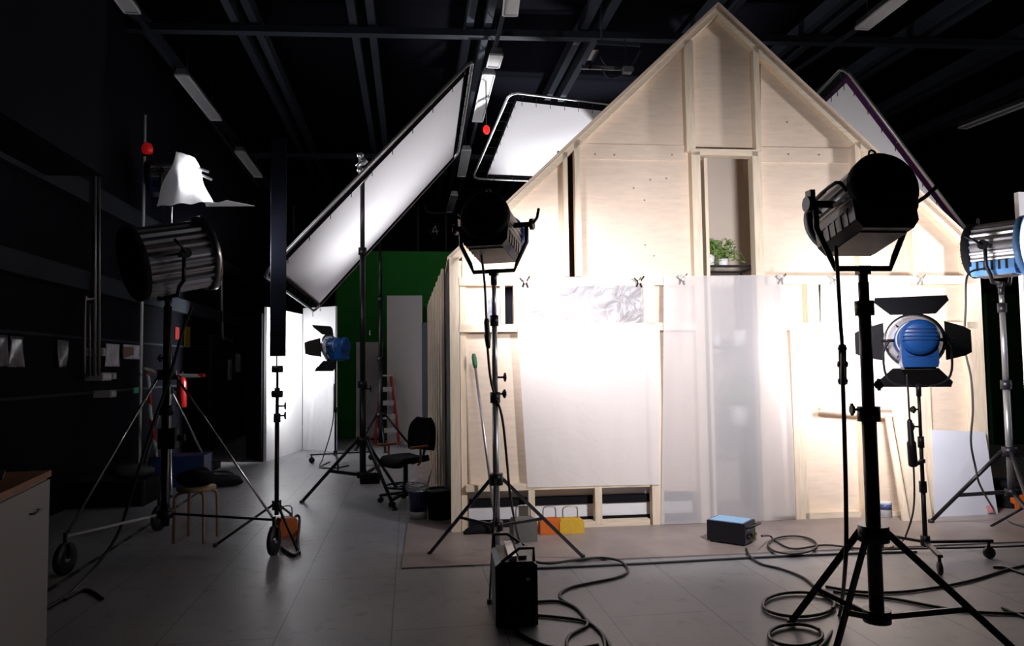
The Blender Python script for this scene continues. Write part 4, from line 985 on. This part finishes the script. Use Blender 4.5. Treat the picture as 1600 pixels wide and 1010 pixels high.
weight(894, 835, .235, .15, .13, YELLOW, 'yellow weight with wire handle in front of the house')
weight(446, 840, .17, .13, .17, ORANGE, 'orange weight with wire handle beside the wheel of the left stand', .5, z=0)
weight(1600, 797, .2, .15, .14, ORANGE, 'orange weight half cut by the right edge', 0, z=0)
weight(578, 757, .26, .18, .13, BLACKM, 'black weight at the foot of the silk stand', 0, z=0)
tag(MB().grid(lambda a, b: V((0, 0, 0))+F(752, 836, MZ)+V((-.16+.32*a, .02+.12*b, .005+.07*sin(pi*a)**.5*sin(pi*b)**.5)), 16, 8).build('sand_bag', CLOTH, solid=.004), 'black flat sandbag lying at the base of the left house corner', 'sandbag')
# hose next to orange weight
tag(MB().tube(smooth([F(452, 838)+V((0, 0, .02)), F(462, 830)+V((0, 0, .14)), F(468, 828)+V((0, 0, .10)), F(465, 846)+V((0, 0, .016)), F(466, 862, .016), F(458, 868, .016), F(440, 856, .016)], 5), .014, 8).build('black_hose', RUB), 'short black hose curling behind the left orange weight', 'cable')
# stool
c = F(306, 846); r = empty('wooden_stool', c); tag(r, 'round birch stool with bent legs under a black bag, behind the wheeled stand', 'stool')
SH = top_of(c, 760)
MB().lathe([(.001, SH-.035), (.17, SH-.035), (.175, SH-.02), (.175, SH-.005), (.17, SH), (.001, SH)]).build('seat', BIRCH, r, True)
for k in range(4):
    a = k*pi/2+.6; d = V((cos(a), sin(a), 0)); MB().tube(smooth([d*.06+V((0, 0, SH-.045)), d*.15+V((0, 0, SH-.05)), d*.19+V((0, 0, SH-.09)), d*.195+V((0, 0, SH-.2)), d*.20+V((0, 0, .012))], 3), .014, 8).build('leg', BIRCH, r, True)
bag((c.x, c.y, SH), .17, .16, .16, 'black bundled cloth lying on the birch stool')
# ballast box, centre front
c = F(811, 981); r = empty('ballast_box', c+V((0, .22, 0)), radians(-3)); tag(r, 'black ballast box with carrying rails on the floor in the middle foreground', 'ballast')
BB = mat('ballast_black', (.008, .011, .022), .4)
MB().prism([(-.13, -.22, .012), (.13, -.22, .012), (.13, -.22, .37), (.10, -.22, .395), (-.10, -.22, .395), (-.13, -.22, .37)], (0, .44, 0)).build('case', BB, r, True)
MB().box((-.02, 0, .41), (.05, .40, .03)).build('top_rail', ALU, r, True)
MB().box((.045, .02, .405), (.05, .36, .02)).build('top_rail', DBLUE, r, True)
for s_ in (-1, 1): MB().tube([(-.11*s_, .2*s_, .39), (-.11*s_, .2*s_, .47), (.11*s_*0-.02*s_, .2*s_, .47), (.09*s_, .2*s_, .39)], .010, 8).build('carry_handle', BLACK, r, True)
fp = MB().box((0, -.223, .2), (.22, .006, .30)).build('front_panel', BLACKM, r, True)
for i in range(2):
    for j in range(2): MB().cyl((-.06+.12*i, -.226, .1+.1*j), (-.06+.12*i, -.245, .1+.1*j), .022, 12).build('socket', BLACK, fp, True)
MB().box((.07, -.228, .29), (.025, .004, .015)).build('indicator', mat('pale_plate', (.6, .6, .5), .5), fp, True)
for i in (-1, 1):
    for j in (-1, 1): MB().cyl((i*.1, j*.18, 0), (i*.1, j*.18, .014), .018, 10).build('foot', RUB, r, True)
# blue topped ballast on the mat
c = F(1152, 851, MZ); r = empty('ballast_box', c+V((0.0, .12, 0)), radians(-46)); tag(r, 'small black ballast with a light blue top on the brown mat', 'ballast')
MB().lohi((-.17, -.13, .012), (.17, .13, .19)).build('case', BLACK, r, True)
MB().lohi((-.15, -.115, .19), (.15, .115, .196)).build('top_cover', mat('light_blue_cover', (.28, .52, .80), .4), r, True)
fp = MB().lohi((.17, -.12, .02), (.176, .12, .18)).build('side_panel', mat('panel_dark', (.03, .035, .05), .4), r, True)
for k in range(3): MB().cyl((.176, -.07+.07*k, .07), (.20, -.07+.07*k, .07), .020, 12).build('socket', mat('yellow_green_plug', (.25, .3, .05), .5) if k == 2 else BLACK, fp, True)
for k in range(2): MB().box((.178, -.05+.10*k, .14), (.004, .06, .02)).build('label_plate', mat('dim_plate', (.25, .3, .38), .4), fp, True)
MB().tube(smooth([(.18, -.1, .15), (.23, -.1, .17), (.23, .1, .17), (.18, .1, .15)], 4), .01, 8).build('handle', BLACK, r, True)
for i in (-1, 1):
    for j in (-1, 1): MB().cyl((i*.14, j*.10, 0), (i*.14, j*.10, .014), .015, 10).build('foot', RUB, r, True)
# paint can
c = F(1392, 811, MZ); r = empty('paint_can', c+V((0, .09, 0))); tag(r, 'white paint can with a dark blue band at the foot of the house front', 'can')
MB().lathe([(.062, .001), (.066, .002), (.066, .15), (.068, .155), (.06, .158), (.0001, .155)]).build('tin', mat('can_white', (.7, .7, .72), .35), r, True)
MB().lathe([(.0668, .08), (.0668, .135), (.0662, .135)]).build('label_band', mat('can_blue', (.05, .07, .2), .4), r, True)
# planks leaning
def plank(u0, v0, u1, v1, wd, lab, t0=-.30, t1=-.02, m=PINE):
    d = hp(u0, v0, t1); top = hw(d.x, t1, d.z); e = F(u1, v1, MZ+.002)
    return tag(MB().bar(e, top, wd, .02, HS.cross(V((0, 0, 1)))*-1 if False else HN).build('wooden_plank', m), lab, 'plank', 'planks leaning on the house front')
def plank2(p4, lab, m=PINE):
    q = [hp(*p4[0], -.03), hp(*p4[1], -.03)]; b0 = F(*p4[2], MZ+.001); b1 = F(*p4[3], MZ+.001)
    t0 = hw(q[0].x, -.03, q[0].z); t1 = hw(q[1].x, -.03, q[1].z)
    return tag(MB().prism([t0, t1, b0, b1], HN*-.02).build('wooden_plank', m), lab, 'plank', 'planks leaning on the house front')
plank2([(1381, 645), (1390, 645), (1420, 814), (1409, 814)], 'narrow pine plank edge leaning left of the wide board')
plank2([(1393, 641), (1432, 634), (1455, 812), (1423, 814)], 'wide pine board leaning on the house behind the blue lamp stand')
# leaning white board right
q0 = hp(1455, 672, -.04); q1 = hp(1538, 675, -.04)
b0 = F(1460, 808, MZ); b1 = F(1558, 803, MZ)
tag(MB().prism([hw(q0.x, -.04, q0.z), hw(q1.x, -.04, q1.z), b1, b0], -HN*.012).build('white_board', mat('pale_blue_board', (.66, .68, .76), .5)), 'pale board leaning at the right corner of the house front', 'panel')
p = F(1541, 801, MZ+.02); 
tag(MB().prism([p, p+V((.07, 0, .0)), p+V((.07, .02, .07)), p+V((0, .02, .07))], (0, -.004, 0)).build('sticker', mat('pink_mark', (.7, .3, .32), .5)), 'small pink and red sticker low on the pale leaning board', 'sticker')
bpy.data.objects['sticker'].location.y -= .02
# ladder
LD = mat('ladder_red', (.42, .02, .03), .45)
c = F(604, 693); r = empty('step_ladder', c); tag(r, 'red step ladder with pale treads before the white panel', 'ladder')
hL = top_of(c, 588); g = []
tl_, tr_ = V((-.10, 0, hL)), V((.10, 0, hL))
fl = [V((-.22, -.35, 0.012)), V((.27, -.35, 0.012))]; bl = [V((-.27, .4, 0.012)), V((.22, .4, 0.012))]
for p, q in ((tl_, fl[0]), (tr_, fl[1])): MB().bar(q, p, .035, .06).build('rail', LD, r, True)
for p, q in ((tl_, bl[0]), (tr_, bl[1])): MB().bar(q, p, .03, .04).build('rear_leg', LD, r, True)
for k in (.2, .4, .6, .8): MB().bar(fl[0].lerp(tl_, k), fl[1].lerp(tr_, k), .10, .025, V((0, 1, 0))).build('tread', mat('pale_tread', (.6, .6, .6), .5), r, True)
MB().box((0, 0.02, hL+.01), (.26, .2, .03)).build('top_cap', mat('pale_tread', (.6, .6, .6), .5), r, True)
MB().bar(bl[0].lerp(tl_, .35), bl[1].lerp(tr_, .35), .02, .02).build('cross_bar', LD, r, True)
# cabinet and laptop in left foreground
ZC = 1.035
K = F(77, 735, ZC); Q = F(0, 770, ZC); d = (Q-K).normalized(); n = V((d.y, -d.x, 0)); n = n if n.dot(V((K.x, K.y, 0))) > 0 else -n
rz = atan2(-d.y, -d.x)
r = empty('white_cabinet', V((K.x, K.y, 0))+d*.5+n*.3, rz); tag(r, 'pale cabinet with a brown wooden top in the left foreground', 'cabinet')
MB().lohi((-.5, -.29, .015), (.49, .3, ZC-.035)).build('body', CWHITE, r, True)
MB().lohi((-.48, -.26, 0), (.47, .28, .014)).build('plinth', BLACKM, r, True)
MB().lohi((-.51, -.31, ZC-.035), (.505, .31, ZC)).build('top', BROWN, r, True)
dr = MB().lohi((-.495, -.308, .02), (.485, -.291, ZC-.05)).build('door', CWHITE, r, True)
MB().tube([(.12, -.308, ZC-.18), (.12, -.33, ZC-.18), (.25, -.33, ZC-.18), (.25, -.308, ZC-.18)], .005, 6).build('handle', BLACK, dr, True)
M_ = ROOTM[r.name]
lp = M_ @ V((.27, -.02, ZC))
r = empty('laptop', lp, rz+.25); tag(r, 'dark laptop open on the brown cabinet top, cut by the left edge', 'laptop')
MB().lohi((-.17, -.12, .002), (.17, .12, .018)).build('base', BLACK, r, True)
MB().lohi((-.16, -.02, .018), (.16, .10, .020)).build('keyboard', BLACKM, r, True)
MB().lohi((-.17, -.121, .006), (.17, -.119, .014)).build('edge_strip', ALU, r, True)
MB(Matrix.Translation((0, .12, .018)) @ Matrix.Rotation(radians(-20), 4, 'X')).lohi((-.17, 0, 0), (.17, .008, .2)).build('screen', BLACK, r, True)
# red lamp by the bright silk
p = YP(760, 203, 11.2)
r = empty('red_beacon', p); tag(r, 'red glowing lamp on the left edge of the brightest silk', 'warning lamp')
MB().ball(p, .055, 10, (1, 1, 1.3)).build('red_dome', mat('red_dome2', (.7, .02, .02), .25, emit=(1, .02, .02), estr=1.0), r)
MB().cyl(p+V((0, 0, .05)), p+V((0, 0, JZ-p.z)), .008, 8).build('drop_rod', BLACK, r)
# ceiling bracket with cables
p0 = YP(945, 90, 9.6)
r = empty('ceiling_bracket', p0); tag(r, 'metal bracket with cables and a white tag hung under the ceiling left of the gable', 'bracket')
def bp_(u, v, dy=0): return YP(u, v, 9.6+dy)
MB().bar(bp_(908, 105), bp_(990, 108), .03, .05).build('bright_bar', ALU, r)
MB().bar(bp_(932, 66), bp_(1000, 70), .04, .05).build('upper_bar', BEAM, r)
MB().bar(bp_(935, 80), bp_(920, 108), .03, .03).bar(bp_(1000, 80), bp_(985, 108), .03, .03).cyl(bp_(940, 66), V((bp_(940, 66).x, 9.6, JZ)), .012).build('side_bar', BEAM, r)
MB().prism([bp_(926, 78), bp_(935, 78), bp_(929, 94), bp_(918, 94)], (0, .01, 0)).build('white_tag', mat('tag_white', (.7, .62, .6), .5), r)
MB().tube(smooth([bp_(938, 84), bp_(945, 100), bp_(965, 108), bp_(985, 112)], 4), .01, 6).tube(smooth([bp_(975, 60), bp_(978, 85), bp_(979, 104)], 4), .008, 6).tube(smooth([bp_(940, 104), bp_(950, 120), bp_(972, 118), bp_(990, 110)], 4), .01, 6).build('loose_cable', BLACK, r)
MB().box(bp_(980, 110, -.05), (.12, .1, .08)).build('clamp', ALU, r)

# ================================================================== CABLES
def cable(pts, lab, r_=.010, m=RUB, grp='black power cables'):
    return tag(MB().tube(smooth(pts, 6), r_, 8).build('power_cable', m), lab, 'cable', grp)
def FL(lst, r_=.010, z0=0):
    return [F(u, v, r_+.001+(MZ if (len(t) and t[0]) else 0)) for u, v, *t in lst]
def arc(cu, cv, ru, rv, a0, a1, n, z=.012):
    return [F(cu+ru*cos(radians(a0+(a1-a0)*k/n)), cv+rv*sin(radians(a0+(a1-a0)*k/n)), z+.003*k/n*4) for k in range(n+1)]
def hang(lst, base_y): return [YP(u, v, base_y) for u, v in lst]
cm_ = F(777, 893)
lst = hang([(752, 398), (757, 440), (760, 500), (762, 545), (768, 600), (784, 650), (792, 720), (798, 780)], cm_.y-.03)
cable(lst+FL([(812, 848, 1), (828, 873, 1), (855, 881, 1), (895, 876, 1), (935, 872, 1), (965, 876, 1), (979, 886), (979, 896), (960, 904), (925, 911), (893, 918), (875, 928), (880, 939), (900, 950), (916, 968), (940, 990), (953, 1010), (955, 1030)]), 'thick cable dropping from the middle lamp and snaking over the mat edge to the foreground')
cable(FL([(838, 941), (872, 940), (897, 949), (914, 966), (917, 978), (903, 986), (888, 996), (886, 1012), (900, 1030)]), 'cable leaving the centre ballast box and looping back at the bottom')
cable(FL([(838, 962), (880, 966), (915, 972), (938, 988), (945, 1010), (935, 1030)]), 'lower cable leaving the right side of the centre ballast box')
cable(FL([(802, 975), (812, 990), (835, 1003), (862, 1012), (900, 1014), (935, 1008)]), 'cable curving from under the centre ballast box along the bottom edge')
cable(FL([(838, 889), (985, 882), (1100, 876), (1200, 871), (1320, 866), (1432, 863)], .008), 'straight cable lying along the front edge of the brown mat')
cable(FL([(1166, 858, 1), (1172, 870, 1), (1190, 882), (1222, 890), (1255, 903), (1276, 920), (1300, 940), (1330, 955)]), 'cable running from the blue topped ballast toward the big floor loops')
cable(arc(1238, 852, 38, 14, -60, 980, 66, .024), 'coiled cable lying right of the blue topped ballast', .008)
cable([F(1190, 838, .15)+V((0, 0, 0)), F(1203, 838, .06), F(1212, 846, .025)]+[F(1240, 858, .024), F(1290, 852, .024), F(1350, 858, .024), F(1420, 858, .024), F(1560, 855, .024), F(1620, 852, .024)], 'cable from the blue topped ballast running right along the mat to the picture edge', .008)
cable(arc(1248, 945, 56, 19, 20, 740, 44), 'large oval loops of cable left of the big tripod, upper pair')
cable(arc(1243, 993, 42, 17, -30, 690, 44), 'oval loops of cable at the bottom edge left of the big tripod')
cable(FL([(1302, 925), (1340, 930), (1400, 937), (1470, 950), (1540, 958), (1625, 960)]), 'cable running right from the loops behind the big tripod column')
cable(FL([(1290, 917), (1340, 925), (1400, 926), (1460, 919), (1520, 907), (1580, 889), (1625, 880)]), 'cable sweeping right behind the big tripod towards the picture edge')
cable(FL([(1552, 887), (1572, 888), (1600, 897), (1625, 903)]), 'short cable end lying near the right edge, upper one')
cable(FL([(1566, 950), (1585, 958), (1625, 975)]), 'short cable end lying near the right edge, lower one')
cr_ = F(1372, 1006)
def rc(lst): return hang(lst, cr_.y+.0)
cable(hang([(1306, 385), (1309, 430), (1313, 500), (1316, 545)], cr_.y-.02)+hang([(1317, 598), (1320, 700), (1322, 800), (1321, 880)], cr_.y-.3)+FL([(1312, 960), (1292, 1000), (1270, 1022)], .011), 'cable hanging from the big right lamp down to the floor', .011)
r = empty('cable_connector', YP(1317, 598, cr_.y-.06)); tag(r, 'black inline connector on the cable under the big right lamp', 'connector')
a = YP(1316, 540, cr_.y-.03); b = YP(1317, 600, cr_.y-.10)
MB().tube([a, a.lerp(b, .1), a.lerp(b, .12), a.lerp(b, .88), a.lerp(b, .9), b], [.02, .026, .021, .021, .028, .024], 12).build('shell', BLACK, r)
MB().tube([a.lerp(b, .45), a.lerp(b, .55)], .029, 12).build('lock_ring', BLACK, r)
a = YP(760, 498, cm_.y-.03); b = YP(763, 545, cm_.y-.03)
tag(MB().tube([a, a.lerp(b, .1), a.lerp(b, .5), a.lerp(b, .55), a.lerp(b, .9), b], [.014, .022, .02, .027, .02, .014], 12).build('cable_connector', BLACK), 'black inline connector on the cable under the middle lamp', 'connector')
cb = F(1447, 872, MZ)
cable(hang([(1417, 585), (1419, 615), (1421, 650), (1425, 700), (1428, 740), (1428, 790), (1420, 825)], cb.y-.12)+[F(1408, 848, .024), F(1385, 858, .024), F(1360, 863, .024)], 'thin cable hanging beside the wheeled stand of the blue barn door lamp', .007)
a = YP(1421, 655, cb.y-.12); b = YP(1427, 730, cb.y-.12)
r = empty('cable_connector', b); tag(r, 'long black connector strapped to the stand of the blue barn door lamp', 'connector')
MB().tube([a, a.lerp(b, .05), a.lerp(b, .45), a.lerp(b, .5), a.lerp(b, .97), b], [.01, .02, .024, .034, .034, .02], 12).build('shell', BLACK, r)
MB().bar(b+V((0, 0, .02)), V((cb.x, cb.y-.02, b.z+.03)), .03, .03).build('strap', BLACK, r)
ce = F(1584, 832)
cable(hang([(1538, 420), (1512, 430), (1509, 480), (1507, 540), (1517, 590), (1520, 640), (1517, 690), (1524, 730), (1532, 760)], ce.y-.1)+[F(1556, 800, .012), F(1580, 818, .012), F(1625, 832, .012)], 'cable hanging from the ribbed lamp at the right edge in front of the house corner', .009)
cl_ = F(257, 866)
cable(hang([(300, 480), (285, 520), (262, 600), (240, 660), (215, 740)], cl_.y-.25)+[F(186, 830, .25)]+FL([(150, 885), (112, 926), (85, 944), (30, 975)], .013), 'cable trailing from the largest lamp down to the floor beside the cabinet', .013)
cable(FL([(100, 938), (128, 923), (145, 925), (160, 936)], .011), 'short strap end lying by the cabinet at left', .011)
for k, (u, v, ru, rv) in enumerate(((325, 748, 26, 6), (345, 742, 20, 5))):
    cable(arc(u, v, ru, rv, 10+40*k, 730+30*k, 40), ['messy cable coil on the floor under the stand legs, nearer one', 'messy cable coil by the end of the tape line, farther one'][k], .011)
cable(FL([(515, 722), (503, 728), (500, 731), (520, 732), (545, 728)], .01)+[], 'small cable lying under the wheeled stand of the left blue lamp')
cable([YP(522, 600, F(524, 722).y-.03), YP(520, 660, F(524, 722).y-.03), F(505, 715, .1), F(500, 728, .012), F(520, 732, .012)], 'cable dropping along the wheeled stand of the left blue lamp', .01)
# black drum at the right edge
tag(MB().lathe([(.18, 0.001), (.19, .02), (.19, .06), (.14, .07), (.14, .22), (.19, .23), (.19, .28), (.0001, .285)], F(1572, 792)).build('cable_drum', BLACKM), 'black drum on the floor behind the right edge stand', 'drum')
